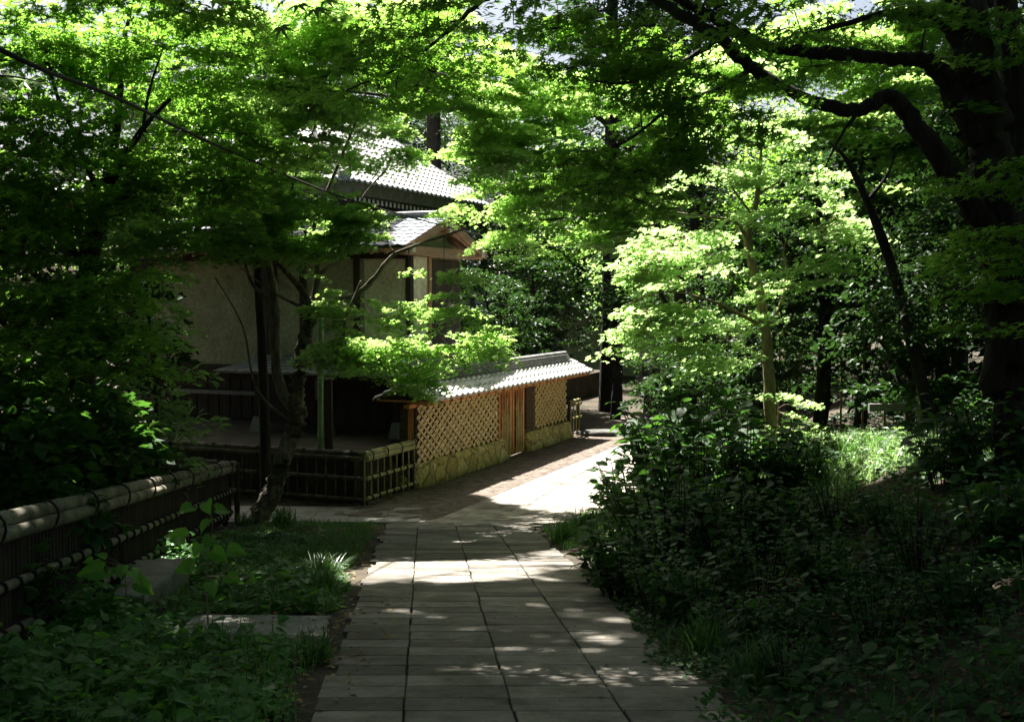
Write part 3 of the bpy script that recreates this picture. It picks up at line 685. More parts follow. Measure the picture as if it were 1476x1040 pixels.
for x, z in ((2.06, 4.96), (5.74, 4.96), (3.9, 5.46)):
    MB().bx(x - .08, x + .08, yo - .5, yo + .1, z - .22, z - .05).build('purlin', M['wood_rafter'], rf)
    MB().bx(x - .075, x + .075, yo - .60, yo - .575, z - .24, z - .02).build('white_purlin_end', M['white_tip'], rf)
# covered corridor posts on the terrace
cor = wframe('timber_porch', 'dark timber porch with posts on stone footings behind the short mossy fence', 'porch')
mb = MB()
for x, y in ((.9, .9), (.9, 2.6), (.9, 4.3), (2.2, .9)):
    mb = MB(); mb.bx(x - .06, x + .06, y - .06, y + .06, 1.1, 2.0); mb.build('post', M['wood_dark'], cor)
    mb = MB(); b = MB(); 
    V = [(x - .15, y - .15, .85), (x + .15, y - .15, .85), (x + .15, y + .15, .85), (x - .15, y + .15, .85), (x - .09, y - .09, 1.18), (x + .09, y - .09, 1.18), (x + .09, y + .09, 1.18), (x - .09, y + .09, 1.18)]
    b.add(V, [[0, 1, 5, 4], [1, 2, 6, 5], [2, 3, 7, 6], [3, 0, 4, 7], [4, 5, 6, 7]]); b.build('stone_footing', M['stone_grey'], cor)
mb = MB(); mb.bx(.82, .98, .7, 5.0, 2.0, 2.12); mb.bx(.985, 2.3, .82, .96, 2.0, 2.1); mb.build('beam', M['wood_dark'], cor)
mb = MB(); mb.bx(2.35, 2.42, 1.2, 5.2, .85, 2.0)
for z in np.arange(1., 2., .14): mb.bx(2.325, 2.349, 1.2, 5.2, z, z + .1)
mb.build('board_wall', M['wood_dark'], cor)
mb = MB(); mb.bx(2.28, 2.32, 3.3, 3.75, 1.45, 1.9); mb.build('paper_panel', M['plaster'], cor)
mb = MB(); roof_face(mb, (.5, 5.2, 2.16), (0, -1, 0), (1, 0, 0), 4.7, 2.05, .25, 0, 0, .26, 6, amp=.02, step=.02, k=4); mb.bx(.55, 2.42, .55, 5.15, 2.122, 2.14); mb.build('roof', M['tile'], cor)
# main hall
hall = wframe('temple_hall', 'large hall with broad sunlit tiled hip roof and rows of pale rafter tips', 'building')
hs0, hs1, hy0, hy1, hz = 5.4, 16.2, 4.74, 15., 6.75
mb = MB(); mb.bx(hs0 + 1.8, hs1 - 1.8, hy0 + 1.8, hy1 - 1.8, .85, 6.9); mb.build('hall_wall', M['wood_dark'], hall)
mb = MB(); run = (hy1 - hy0) / 2; rise = 4.3
kw = dict(pitch=.30, nc=20, curve=.28, amp=.04, step=.045, k=5)
roof_face(mb, (hs0, hy0, hz), (1, 0, 0), (0, 1, 0), hs1 - hs0, run, rise, run, run, **kw)
roof_face(mb, (hs1, hy1, hz), (-1, 0, 0), (0, -1, 0), hs1 - hs0, run, rise, run, run, **kw)
roof_face(mb, (hs0, hy1, hz), (0, -1, 0), (1, 0, 0), hy1 - hy0, run, rise, run, run, **kw)
roof_face(mb, (hs1, hy0, hz), (0, 1, 0), (-1, 0, 0), hy1 - hy0, run, rise, run, run, **kw)
hr = mb.build('roof', M['tile_pale'], hall)
mb = MB()
for (xa, ya, za, xb, yb, zb) in ((hs0, hy0, hz + .1, hs0 + run, hy0 + run, hz + rise + .1), (hs0, hy1, hz + .1, hs0 + run, hy1 - run, hz + rise + .1), (hs0 + run, (hy0 + hy1) / 2, hz + rise + .2, hs1 - run, (hy0 + hy1) / 2, hz + rise + .2)):
    f = np.linspace(0, 1, 9)[:, None]; P = np.array([xa, ya, za]) + (np.array([xb, yb, zb]) - [xa, ya, za]) * f
    if zb > za: P[:, 2] += rise * .28 * (f[:, 0] ** 2 - f[:, 0])
    mb.tube(P, .16, 8)
mb.build('ridge', M['tile'], hr)
mb = MB()
for (x0_, x1_, ya, yb) in ((hs0 + .05, hs1 - .05, hy0 + .05, hy0 + .5), (hs0 + .05, hs1 - .05, hy1 - .5, hy1 - .05), (hs0 + .05, hs0 + .5, hy0 + .52, hy1 - .52)): mb.bx(x0_, x1_, ya, yb, hz - .34, hz - .02)
mb.build('eave_board', M['moss_wood'], hr)
def sub(first, name, mbf, mat, par, loc, rz=0):
    if first is None: o = mbf().build(name, mat, par)
    else: o = first.copy(); sc.collection.objects.link(o)
    o.location = loc; o.rotation_euler.z = rz; return first or o
fa_ = ft_ = None
for (px_, py_, rz_) in [(x, hy0 + .22, 0) for x in np.arange(hs0 + .3, hs1 - .3, .24)] + [(hs0 + .22, y, -math.pi / 2) for y in np.arange(hy0 + .7, hy1 - .3, .24)]:
    fa_ = sub(fa_, 'rafter', lambda: MB().bx(0, .09, 0, 1.7, -.5, -.38), M['wood_dark'], hr, (px_, py_, hz), rz_)
    ft_ = sub(ft_, 'rafter_tip', lambda: MB().bx(-.004, .094, -.02, -.002, -.505, -.375), M['white_tip'], hr, (px_, py_, hz), rz_)
mb = MB(); mb.bx(hs0 + .6, hs1 - .6, hy0 + .6, hy0 + .75, hz - .68, hz - .51); mb.bx(hs0 + .6, hs0 + .75, hy0 + .77, hy1 - .6, hz - .68, hz - .51)
mb.build('purlin', M['wood_dark'], hr)
for (x, y) in [(x, hy0 + 1.7) for x in np.arange(hs0 + 1.7, hs1 - 1.6, 1.9)] + [(hs0 + 1.7, y) for y in np.arange(hy0 + 3.6, hy1 - 1.6, 1.9)]:
    MB().bx(x, x + .2, y, y + .2, .85, 6.2).build('pillar', M['wood_rafter'], hall)
# far houses seen through the trees
def far_house(label, px, py0, D, wdt, dep, h, rh, rz, wm='plaster', rm='tile_pale'):
    b = at(px, py0, D); b[2] = ZL
    r_ = empty('distant_house', b, rz, label, 'building', 'houses beyond the trees')
    mb = MB(); mb.bx(-wdt / 2, wdt / 2, 0, dep, 0, h); mb.build('wall', M[wm], r_)
    mb = MB(); roof_face(mb, (-wdt / 2 - .6, -.6, h), (1, 0, 0), (0, 1, 0), wdt + 1.2, dep / 2 + .6, rh, 0, 0, .3, 10, amp=.03, k=4)
    roof_face(mb, (wdt / 2 + .6, dep + .6, h), (-1, 0, 0), (0, -1, 0), wdt + 1.2, dep / 2 + .6, rh, 0, 0, .3, 10, amp=.03, k=4); mb.build('roof', M[rm], r_)
    mb = MB(); mb.add([(-wdt / 2, 0, h), (-wdt / 2, dep, h), (-wdt / 2, dep / 2, h + rh * .9), (wdt / 2, 0, h), (wdt / 2, dep, h), (wdt / 2, dep / 2, h + rh * .9)], [[0, 2, 1], [3, 4, 5]]); mb.build('gable_wall', M[wm], r_)
    for k in range(max(1, int(wdt / 3))):
        x = -wdt / 2 + 1.2 + k * 3
        mb = MB(); mb.bx(x, x + 1.1, -.06, -.002, .9, 2.1); wn = mb.build('window', M['wood_dark'], r_)
        mb = MB(); mb.bx(x + .08, x + 1.02, -.075, -.061, .98, 2.02); mb.build('pane', M['metal'], wn)
far_house('bright walled low house glimpsed between the cedar trunk and evergreen trees', 830, 600, 55, 12, 6, 3.0, 2.2, R(-8))
far_house('small pale roofed house beyond the gable end of the plastered wing', 690, 600, 58, 8, 6, 4.6, 1.6, R(25))

# ================================================================ STREET THINGS
def thing_tube(name, label, cat, pts, r, mat, n=8):
    P = np.array(pts, float); b = P[0].copy(); mb = MB(); mb.tube(P - b, r, n); o = mb.build(name, M[mat], None, smooth=True); o.location = b
    return tag(o, label, cat)
cab = smooth_line([at(-60, 40, 5.2), at(60, 100, 6), at(170, 142, 7.5), at(320, 213, 11), at(490, 283, 16), at(600, 315, 20), at(700, 340, 24.5), at(800, 356, 29), at(860, 360, 31), at(930, 358, 34), at(1000, 349, 37), at(1100, 330, 42)], 8)
thing_tube('power_cable', 'black overhead cable sagging across the trees from upper left', 'cable', cab, .0125, 'cable', 6)
p = at(681, 600, 37); p[2] = ZL
pole = empty('utility_pole', p, 0, 'thin grey metal pole with a small lamp beside the gable', 'pole')
mb = MB(); mb.tube([(0, 0, 0), (0, 0, 6.2)], [.07, .05], 10); mb.build('pole_shaft', M['metal'], pole, True)
mb = MB(); mb.tube([(0, 0, 3.55), (.0, -.12, 3.62), (.12, -.2, 3.6)], .025, 6); mb.tube([(.05, -.2, 3.62), (.22, -.22, 3.5)], [.05, .12], 10); mb.build('lamp_head', M['metal'], pole, True)
p = at(462, 655, 20.9); p[2] = ZL + .85
mb = MB(); bamboo(mb, (0, 0, 0), (.03, 0, 2.6), .052, .33, 12, 4); o = mb.build('bamboo_pole', M['bamboo_green'], None, True); o.location = p
tag(o, 'upright green bamboo pole standing behind the dark fence', 'pole')
p = at(474, 655, 21.3); p[2] = ZL + .85
mb = MB(); mb.bx(-.07, .07, -.07, .07, 0, 1.35); mb.bx(-.09, .09, -.09, .09, 1.35, 1.39); o = mb.build('wooden_post', M['wood_dark']); o.location = p; tag(o, 'squat dark wooden post right beside the green bamboo pole', 'post')
# stone lantern
p = at(938, 620, 33); p[2] = float(ground(p[0], p[1]))
lan = empty('stone_lantern', p, .3, 'tall dark stone lantern between the cedar trunk and the sunlit maple', 'lantern')
def lathe(prof, n=6, a0=0):
    mb = MB(); a = np.arange(n) * 2 * math.pi / n + a0; V = []; m = len(prof)
    for r_, z in prof: V += [(r_ * math.cos(t), r_ * math.sin(t), z) for t in a]
    mb.add(V, [[i * n + j, i * n + (j + 1) % n, (i + 1) * n + (j + 1) % n, (i + 1) * n + j] for i in range(m - 1) for j in range(n)]); return mb
g0 = 2.9 - (p[2] - ZL)
for nm, pf, n_ in (('lantern_base', [(.55, -.3), (.55, .18), (.42, .26), (.3, .34)], 6), ('shaft', [(.26, .30), (.22, .6), (.22, 1.15), (.27, 1.25)], 12), ('platform', [(.28, 1.24), (.5, 1.36), (.5, 1.5), (.30, 1.52)], 6),
                   ('fire_box', [(.27, 1.515), (.29, 1.7), (.27, 1.98)], 6), ('roof_stone', [(.05, 1.95), (.62, 1.97), (.66, 2.06), (.42, 2.2), (.2, 2.32), (.14, 2.36)], 6), ('finial', [(.14, 2.35), (.12, 2.4), (.17, 2.48), (.15, 2.58), (.01, 2.72)], 12)):
    lathe(pf, n_).build(nm, M['dark_stone'], lan)
# thin rail fence at right
rfz = []
fa, fb = at(1120, 481, 21), at(1350, 483, 19)
rail = empty('wire_rail_fence', (fa[0], fa[1], 0), 0, 'thin brown rail fence in the shade behind the sunlit maple', 'fence')
O = np.array([fa[0], fa[1], 0]); mb = MB(); mb.tube([fa - O, fb - O], .018, 6); mb.tube([fa - O - [0, 0, .35], fb - O - [0, 0, .35]], .012, 6); mb.build('rail', M['bark_pale'], rail, True)
for f in np.linspace(0.02, .98, 8):
    q = fa + (fb - fa) * f; mb = MB(); mb.tube([np.array([q[0], q[1], float(ground(q[0], q[1])) - .1]) - O, q - O], .02, 6); mb.build('fence_post', M['bark_pale'], rail, True)
p = at(1328, 604, 15.5); hgt = at(1328, 562, 15.5)[2] - p[2]; 
kb = empty('stone_railing', p, .1, 'low grey stone post with crossbar in shade right of the sunlit grass', 'railing')
mb = MB(); mb.bx(-.06, .06, -.06, .06, -.6, hgt); mb.build('stone_post', M['stone_grey'], kb)
mb = MB(); mb.bx(-.75, -.062, -.03, .03, hgt * .3, hgt * .55); mb.build('crossbar', M['stone_grey'], kb)

# slabs and rocks on the left bank
def slabobj(name, label, quad, th, mat='stone_grey', zadd=.0):
    q = np.array(quad, float); c = q.mean(0); m_ = 8; V = []; rr = np.random.default_rng(len(label))
    for a, b in zip(q, np.roll(q, -1, 0)):
        for k in range(m_): 
            pnt = a + (b - a) * k / m_; pnt = pnt + (pnt - c) * rr.normal(0, .028); V.append(pnt - c)
    V = np.array(V); n = len(V); top = V * [.97, .97, 1] ; up = V - [0, 0, .02]; bot = V * [.96, .96, 1] - [0, 0, th]
    A = np.concatenate([top, up, bot, [[0, 0, top[:, 2].mean()]]]); Fc = []
    mb = MB(); mb.add(A, [[i, (i + 1) % n, 3 * n] for i in range(n)])
    mb.add(A, [[n + i, n + (i + 1) % n, (i + 1) % n, i] for i in range(n)] + [[2 * n + i, 2 * n + (i + 1) % n, n + (i + 1) % n, n + i] for i in range(n)])
    o = mb.build(name, M[mat]); o.location = c; return tag(o, label, 'stone slab')
slabobj('stone_slab', 'tilted grey stone slab lying among leaves by the sloping fence', [at(160, 858, 9.6), at(208, 860, 9.5), at(274, 803, 11.2), at(196, 806, 11.3)], .24)
slabobj('stone_slab', 'flat grey paving slab set in grass beside the near path', [at(262, 912, 8.3), at(468, 916, 8.2), at(476, 886, 9.1), at(275, 884, 9.2)], .12)
slabobj('stone_slab', 'pale stone corner at the very left edge of the photo', [at(-60, 975, 6.9), at(2, 968, 7.0), at(14, 950, 7.4), at(-60, 952, 7.3)], .12)
def rock(label, c, r, seed, mat='dark_stone'):
    rr = np.random.default_rng(seed); a = np.linspace(0, math.pi, 9); b = np.arange(14) * 2 * math.pi / 14; V = []
    ph = rr.uniform(0, 6, 6)
    for i in a:
        for j in b:
            d = np.array([math.sin(i) * math.cos(j), math.sin(i) * math.sin(j), math.cos(i)]); k = 1 + .16 * math.sin(3 * d[0] + ph[0]) * math.cos(2.5 * d[1] + ph[1]) + .12 * math.sin(6 * d[1] + ph[2] + 3 * d[2])
            V.append(d * k * r)
    mb = MB(); mb.add(V, [[i * 14 + j, (i + 1) * 14 + j, (i + 1) * 14 + (j + 1) % 14, i * 14 + (j + 1) % 14] for i in range(8) for j in range(14)])
    o = mb.build('rock', M[mat], None, True); o.location = c; return tag(o, label, 'rock')
rock('dark rounded rock by the base of the leaning maple', at(402, 782, 15.5), np.array([.2, .2, .16]), 1)
rock('dark flat edging stone at the far end of the lattice wall', LW(9.7, -.75, .05), np.array([.75, .35, .12]), 2)

# ================================================================ TREES
RG = lambda k: np.random.default_rng(k)
def B(px, py, D, r, n):      # leaf mass around a photo position
    r = (r, r, r) if not hasattr(r, '__len__') else r
    return (at(px, py, D), r, n)
# leaning maple at the left, in front of the house
make_tree('maple_tree', 'leaning young maple with lichen-flecked trunk in front of the plastered house', at(378, 752, 18.4),
  [pl((370, 756, 18.4, .17), (395, 700, 18.4, .145), (412, 650, 18.4, .135), (430, 605, 18.4, .14), (428, 560, 18.4, .12), (438, 500, 18.4, .12), (447, 450, 18.4, .085), (440, 425, 18.4, .055), (415, 395, 18.3, .04), (385, 370, 18.2, .028), (330, 354, 18.1, .02), (265, 370, 18, .01)),
   pl((445, 470, 18.4, .07), (478, 438, 18.4, .055), (512, 425, 18.4, .045), (540, 400, 18.2, .038), (570, 366, 18, .028), (640, 340, 17.8, .018), (705, 318, 17.6, .01)),
   pl((440, 525, 18.4, .05), (472, 515, 18.2, .035), (492, 490, 18, .03), (500, 455, 18, .022), (520, 405, 17.8, .012)),
   pl((447, 455, 18.4, .06), (458, 400, 18.5, .045), (452, 330, 18.6, .035), (480, 255, 18.7, .028), (515, 170, 18.8, .018), (530, 120, 18.9, .01)),
   pl((456, 400, 18.5, .035), (510, 350, 18.8, .028), (520, 290, 19, .02), (560, 240, 19, .012)),
   pl((450, 350, 18.5, .03), (420, 280, 18.2, .02), (455, 180, 18, .012)),
   pl((430, 600, 18.4, .10), (405, 560, 18.7, .085), (397, 500, 18.8, .09), (396, 440, 18.8, .085), (388, 380, 18.8, .05), (386, 320, 18.9, .035), (380, 240, 19, .02)),
   pl((396, 440, 18.8, .045), (362, 405, 18.8, .03), (348, 350, 18.8, .02)),
   pl((430, 440, 18.4, .03), (400, 425, 18.2, .022), (372, 405, 18.1, .012), (345, 385, 18, .006)),
   pl((420, 610, 18.4, .03), (370, 560, 18.1, .022), (350, 470, 18, .016), (310, 400, 17.8, .01))],
  [B(470, 350, 18, (.9, .9, .22), 22), B(510, 335, 18, (.6, 1, .35), 14), B(520, 325, 17.6, (.4, .6, .2), 12), B(490, 300, 17.6, (.4, .6, .2), 8), B(620, 452, 17.8, (.9, .8, .35), 26), B(700, 480, 17.6, (.35, .5, .22), 9), B(680, 395, 18, (.5, .7, .3), 7), B(560, 455, 18, (.7, .7, .45), 18),
   B(520, 510, 17.6, (.8, .6, .25), 16), B(640, 510, 17.4, (.7, .5, .12), 8), B(590, 540, 17.2, (.4, .5, .14), 8), B(500, 440, 18, (.6, .6, .3), 12), B(520, 480, 17.8, (.7, .5, .25), 12), B(640, 400, 17.8, (.6, .5, .25), 10), B(350, 345, 17.8, (1.3, 1, .2), 16), B(400, 285, 18.5, (1.1, 1, .4), 22), B(300, 345, 17, (.8, .8, .25), 10), B(420, 250, 18.8, (1.0, 1, .4), 16), B(455, 180, 18.4, (1.4, 1, .5), 24), B(530, 130, 19, (1.2, 1, .5), 20), B(260, 320, 16.5, (1.2, .8, .3), 24), B(350, 290, 17.5, (1.1, .8, .35), 26), B(200, 345, 16, (.7, .8, .3), 12), B(450, 315, 18, (.6, .8, .3), 12), B(380, 230, 17.5, (1, .9, .4), 18)],
  M['maple'], M['bark_lichen'], 'far', .06, dn=1.5, skip=('upper_maple',), r=RG(21), spray=(.42, 120), gap=.28, wig=.12)
# sunlit maple at the right
make_tree('maple_tree', 'slim pale-barked maple glowing in sunlight on the right bank', at(1112, 640, 15),
  [pl((1112, 640, 15, .085), (1110, 590, 15, .075), (1108, 540, 15, .07), (1103, 475, 15, .07), (1092, 410, 15, .06), (1078, 345, 15, .055), (1090, 290, 15, .035), (1097, 220, 15, .018), (1100, 165, 15, .006)),
   pl((1078, 345, 15, .035), (1062, 322, 15, .025), (1040, 315, 14.8, .02), (1000, 310, 14.6, .012), (940, 300, 14.5, .007)),
   pl((1104, 480, 15, .028), (1122, 445, 15, .022), (1135, 400, 15, .016), (1132, 350, 14.7, .01), (1180, 320, 14.3, .006)),
   pl((1098, 470, 15, .03), (1065, 452, 14.8, .024), (1020, 432, 14.6, .018), (960, 420, 14.5, .01), (900, 440, 14.5, .006)),
   pl((1085, 310, 15, .02), (1055, 270, 15, .014), (1030, 220, 15, .008)),
   pl((1092, 280, 15, .02), (1135, 255, 15, .010), (1160, 235, 15, .005))],
  [B(1000, 350, 15, (.8, .7, .14), 17), B(930, 385, 15, (.45, .6, .14), 10), B(960, 435, 14.8, (.6, .7, .16), 16), B(920, 480, 14.8, (.3, .5, .16), 6), B(1010, 480, 14.8, (.55, .6, .14), 12), B(1185, 380, 14.3, (.5, .45, .08), 12), B(1205, 325, 14.2, (.38, .4, .07), 8), B(1140, 310, 14.6, (.7, .6, .14), 8), B(1060, 250, 15, (.7, .7, .2), 14),
   B(1160, 250, 15, (.5, .6, .2), 7), B(1090, 170, 15, (.6, .6, .3), 15), B(1060, 110, 15, (.6, .6, .2), 9), B(1120, 430, 15, (.4, .5, .15), 7), B(1040, 520, 15, (.45, .5, .15), 8), B(1150, 440, 15, (.3, .4, .2), 5), B(1140, 580, 15, (.3, .4, .2), 4)],
  M['maple_yellow'], M['bark_pale'], 'far', .056, dn=1.25, skip=('right_maple', 'bank'), r=RG(22), spray=(.38, 85), gap=.24, tilt=.3, wig=.06)
# great dark tree on the right with long bent limbs
make_tree('broadleaf_tree', 'big dark tree at the right edge with long bent limbs reaching over the path', gpt(4.05, 9.3),
  [pl((1490, 740, 9.3, .28), (1470, 560, 9.3, .20), (1454, 400, 9.3, .18), (1440, 300, 9.3, .165), (1420, 170, 9.3, .15), (1395, 40, 9.3, .15), (1385, -90, 9.3, .15), (1390, -300, 9.3, .10), (1350, -520, 9.4, .05)),
   pl((1432, 350, 9.2, .10), (1370, 252, 9.1, .088), (1335, 200, 9, .08), (1302, 155, 9, .07), (1278, 140, 9, .060), (1240, 158, 9, .052), (1180, 150, 9, .050), (1130, 128, 9, .047), (1080, 94, 9, .052), (1030, 50, 9, .046), (976, 18, 9, .042), (900, -30, 9, .035), (820, -60, 9.2, .03)),
   pl((820, -60, 9.2, .03), (740, -30, 9.2, .026), (690, 5, 9.2, .022), (640, 50, 9.2, .017), (580, 95, 9.2, .012), (500, 130, 9.2, .006)),
   pl((1410, 200, 9.3, .12), (1378, 140, 9.2, .09), (1342, 92, 9.1, .062), (1310, 86, 9, .052), (1240, 80, 9, .047), (1180, 75, 9, .045), (1120, 68, 9, .042), (1070, 50, 9, .04), (1010, 14, 9, .035), (940, -20, 9, .03)),
   pl((1395, 60, 9.3, .06), (1340, 25, 9.2, .036), (1280, 18, 9.1, .026), (1200, 40, 9, .02), (1120, 58, 9, .012)),
   pl((1035, 55, 9, .024), (980, 90, 8.9, .018), (900, 120, 8.8, .012), (830, 110, 8.8, .006)),
   pl((1085, 98, 9, .022), (1030, 130, 8.9, .018), (975, 150, 8.8, .014), (900, 205, 8.7, .009), (820, 230, 8.6, .005)),
   pl((1060, 120, 8.9, .016), (990, 180, 8.8, .012), (930, 240, 8.7, .008), (850, 285, 8.6, .004)),
   pl((1440, 560, 9.3, .14), (1455, 300, 9.4, .12), (1462, 120, 9.5, .10), (1450, -60, 9.6, .07), (1500, -300, 9.6, .03)),
   pl((1240, 158, 9, .02), (1215, 190, 8.9, .012), (1190, 240, 8.8, .006))],
  [B(700, 40, 9.2, (.9, .7, .16), 12), B(600, 90, 9.2, (.8, .6, .14), 11), B(520, 120, 9.2, (.5, .5, .12), 6), B(620, 30, 9.3, (.6, .5, .12), 6), B(900, 90, 8.8, (.7, .6, .2), 12), B(960, 50, 8.8, (.6, .6, .25), 10), B(840, 20, 8.8, (.5, .6, .16), 6), B(1000, 200, 8.8, (.55, .6, .2), 12), B(900, 230, 8.6, (.6, .6, .16), 12), B(830, 275, 8.5, (.35, .5, .12), 6),
   B(980, 130, 8.6, (.4, .5, .2), 7), B(1080, 130, 8.8, (.35, .5, .15), 4), B(1130, 30, 9, (.6, .6, .16), 6), B(1280, 40, 9, (.6, .6, .2), 4), B(1440, 60, 9, (.5, .6, .4), 8), B(1440, 380, 8.4, (.4, .5, .7), 16), B(1420, 250, 8.5, (.3, .4, .4), 7), B(1330, 20, 9, (.4, .5, .2), 4), B(940, 270, 9, (.3, .5, .1), 3)],
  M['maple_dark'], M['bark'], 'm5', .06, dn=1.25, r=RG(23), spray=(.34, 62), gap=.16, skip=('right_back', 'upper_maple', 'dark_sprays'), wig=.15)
# dark maple at the left
make_tree('maple_tree', 'dark multi-branched maple rising behind the shrubs at left', gpt(-4.4, 12.2),
  [pl((118, 560, 12, .13), (125, 420, 12, .11), (138, 330, 12, .10), (150, 280, 12, .085), (162, 220, 12, .05), (172, 150, 12, .035), (175, 80, 12, .025), (190, 10, 12, .015)),
   pl((150, 280, 12, .05), (185, 215, 12, .035), (215, 175, 12, .028), (250, 140, 12, .02), (310, 105, 12, .01)),
   pl((162, 230, 12, .03), (200, 200, 11.8, .02), (215, 130, 11.6, .014), (235, 70, 11.5, .008)),
   pl((145, 290, 12, .035), (110, 200, 11.8, .025), (80, 130, 11.6, .018), (60, 40, 11.5, .01)),
   pl((130, 400, 12, .05), (85, 330, 11.8, .03), (40, 260, 11.5, .02), (-20, 200, 11.4, .01)),
   pl((200, 190, 12, .015), (280, 190, 12, .01), (350, 195, 12, .005)),
   pl((120, 450, 12, .03), (60, 440, 11, .02), (0, 460, 10.5, .01)), pl((122, 470, 12, .03), (160, 460, 11.2, .02), (200, 520, 10.6, .01))],
  [B(60, 60, 11.5, (.8, .8, .4), 22), B(150, 90, 11.8, (1, .9, .4), 17), B(60, 190, 11, (.7, .8, .5), 24), B(260, 110, 12, (.8, .8, .3), 9), B(330, 160, 12, (.5, .7, .25), 8), B(200, 240, 12, (1, .8, .3), 18), B(300, 250, 12, (.6, .8, .25), 14), B(30, 320, 11, (.5, .8, .4), 14), B(230, 20, 11.5, (1, .8, .2), 12), B(80, 440, 10.6, (.8, .8, .35), 24), B(150, 500, 10.4, (.4, .6, .2), 12), B(30, 520, 10, (.6, .6, .3), 14), B(170, 400, 11.5, (.4, .6, .2), 6), B(100, 280, 11.5, (.9, .8, .4), 18), B(380, 210, 12.2, (.3, .5, .2), 5), B(350, 60, 12.5, (.5, .7, .2), 6)],
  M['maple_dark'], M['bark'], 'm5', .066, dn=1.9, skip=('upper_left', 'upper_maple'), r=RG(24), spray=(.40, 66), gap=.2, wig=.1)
# bright maples behind, over the roofs
make_tree('maple_tree', 'tall bright maple whose crown spreads in front of the hall roof', gpt(-4.25, 19.5),
  [[(-4.25, 19.5, -2.3, .10), (-4.3, 19.6, .5, .08), (-4.5, 20, 3.2, .065), (-4.6, 20, 4.8, .07), (-3.2, 19.6, 5.8, .045), (-1.8, 19.4, 6.4, .02)],
   [(-4.5, 20, 3.2, .055), (-4.6, 19.2, 5.2, .04), (-4.2, 18, 6.4, .03), (-3.4, 17.2, 7, .015)], [(-4.6, 20, 4.8, .05), (-3.4, 20.2, 5.2, .035), (-1.6, 20.3, 5.0, .02), (-.4, 20.2, 4.6, .01)],
   [(-4.4, 19.8, 1.8, .05), (-4.2, 20.0, 3.0, .035), (-3.8, 19.8, 3.6, .02)]],
  [B(430, 60, 17.5, (1.2, 1, .6), 34), B(380, 130, 17.5, (.8, 1, .5), 18), B(520, 70, 18.5, (1.2, 1, .7), 44), B(500, 30, 17.5, (1, .8, .4), 24), B(610, 140, 19.5, (1, 1, .5), 36), B(560, 160, 20, (1, .8, .3), 20), B(700, 220, 20, (.8, .8, .4), 22), B(450, 160, 18, (.9, .8, .4), 22), B(620, 100, 19, (.9, .8, .4), 20), B(660, 150, 19.5, (.8, .8, .4), 24), B(700, 190, 20, (.8, .8, .4), 24), B(330, 40, 17, (1.3, 1, .5), 24), B(300, 140, 16.5, (1, 1, .5), 18), B(240, 220, 16, (1, 1, .5), 16), B(600, 20, 19, (1, 1, .3), 16), B(520, 150, 20.5, (1, 1, .5), 24), B(380, 250, 21, (1.2, 1, .4), 22), B(260, 250, 21, (1.3, 1.2, .5), 26), B(200, 150, 20, (1.2, 1.2, .6), 20), B(485, 215, 20.5, (.5, .6, .2), 9), B(590, 222, 20.5, (.35, .5, .10), 4), B(655, 285, 20.5, (.3, .5, .1), 3)],
  M['maple'], M['bark'], 'far', .06, dn=1.5, skip=('upper_maple',), r=RG(25), spray=(.46, 125), gap=.3, twigs=False)
make_tree('maple_tree', 'bright green maple spreading over the far end of the lattice wall', gpt(3.9, 24.5),
  [[(3.9, 24.5, -2.2, .16), (3.6, 24, .8, .13), (3.2, 23.4, 3, .10), (2.2, 22.6, 4.6, .06), (.8, 21.8, 5.6, .035), (-.6, 21.2, 6.1, .015)],
   [(3.6, 24, .8, .06), (2.6, 23, 2.2, .04), (1.4, 22.2, 3.0, .025), (.2, 21.8, 3.2, .01)], [(3.2, 23.4, 3, .06), (3.6, 22, 4.8, .04), (4.2, 21, 6, .02)], [(3.4, 23.8, 2, .04), (2.6, 24.4, 3, .03), (1.6, 25, 3.4, .01)]],
  [B(760, 160, 21, (1.1, 1, .5), 34), B(830, 140, 21, (.9, 1, .5), 26), B(720, 110, 20.5, (.9, .9, .4), 26), B(820, 260, 21, (1.1, 1, .4), 32), B(760, 290, 21.5, (1, 1, .35), 26), B(880, 300, 21.5, (1, 1, .3), 28), B(920, 250, 21, (.8, 1, .4), 22), B(860, 345, 22, (.7, .8, .15), 14), B(740, 350, 22, (.7, .8, .2), 12), B(980, 180, 21, (.9, 1, .5), 20), B(900,330,21,(.6,.8,.2),12), B(790,215,21,(.8,.8,.3),18), B(905,130,22,(.7,.8,.4),12), B(950,300,20,(.5,.6,.4),10)],
  M['maple'], M['bark'], 'far', .063, dn=1.45, skip=('upper_maple', 'right_back'), r=RG(26), spray=(.46, 125), gap=.3, twigs=False)
make_tree('maple_tree', 'bright maple deep in the wood behind the big dark tree', gpt(9.5, 21),
  [[(9.5, 21, -.6, .2), (9.3, 20.8, 2, .16), (8.6, 20.4, 4, .10), (7, 19.8, 5.4, .05), (5.4, 19.6, 6.2, .02)], [(9.3, 20.8, 2, .08), (8, 20, 3.6, .05), (6.6, 19.6, 4.3, .02)], [(8.6, 20.4, 4, .06), (9.4, 20, 6, .03)]],
  [B(1200, 60, 20, (1.6, 1, .6), 38), B(1300, 130, 19.5, (1.1, 1, .5), 24), B(1120, 90, 20, (1, 1, .5), 18), B(1300, 210, 19, (.9, .8, .3), 16), B(1210, 180, 19, (.9, .8, .3), 18), B(1420, 80, 20, (1, .9, .6), 22), B(1340, 40, 20, (1, .9, .4), 18), B(1030, 110, 21, (.8, .8, .4), 14), B(1290, 265, 18, (.4, .5, .2), 5), B(1360,230,19,(.4,.5,.4),7)],
  M['maple'], M['bark'], 'far', .068, dn=2.2, skip=('right_back', 'upper_maple', 'right_maple'), r=RG(27), spray=(.45, 100), gap=.3, twigs=False)
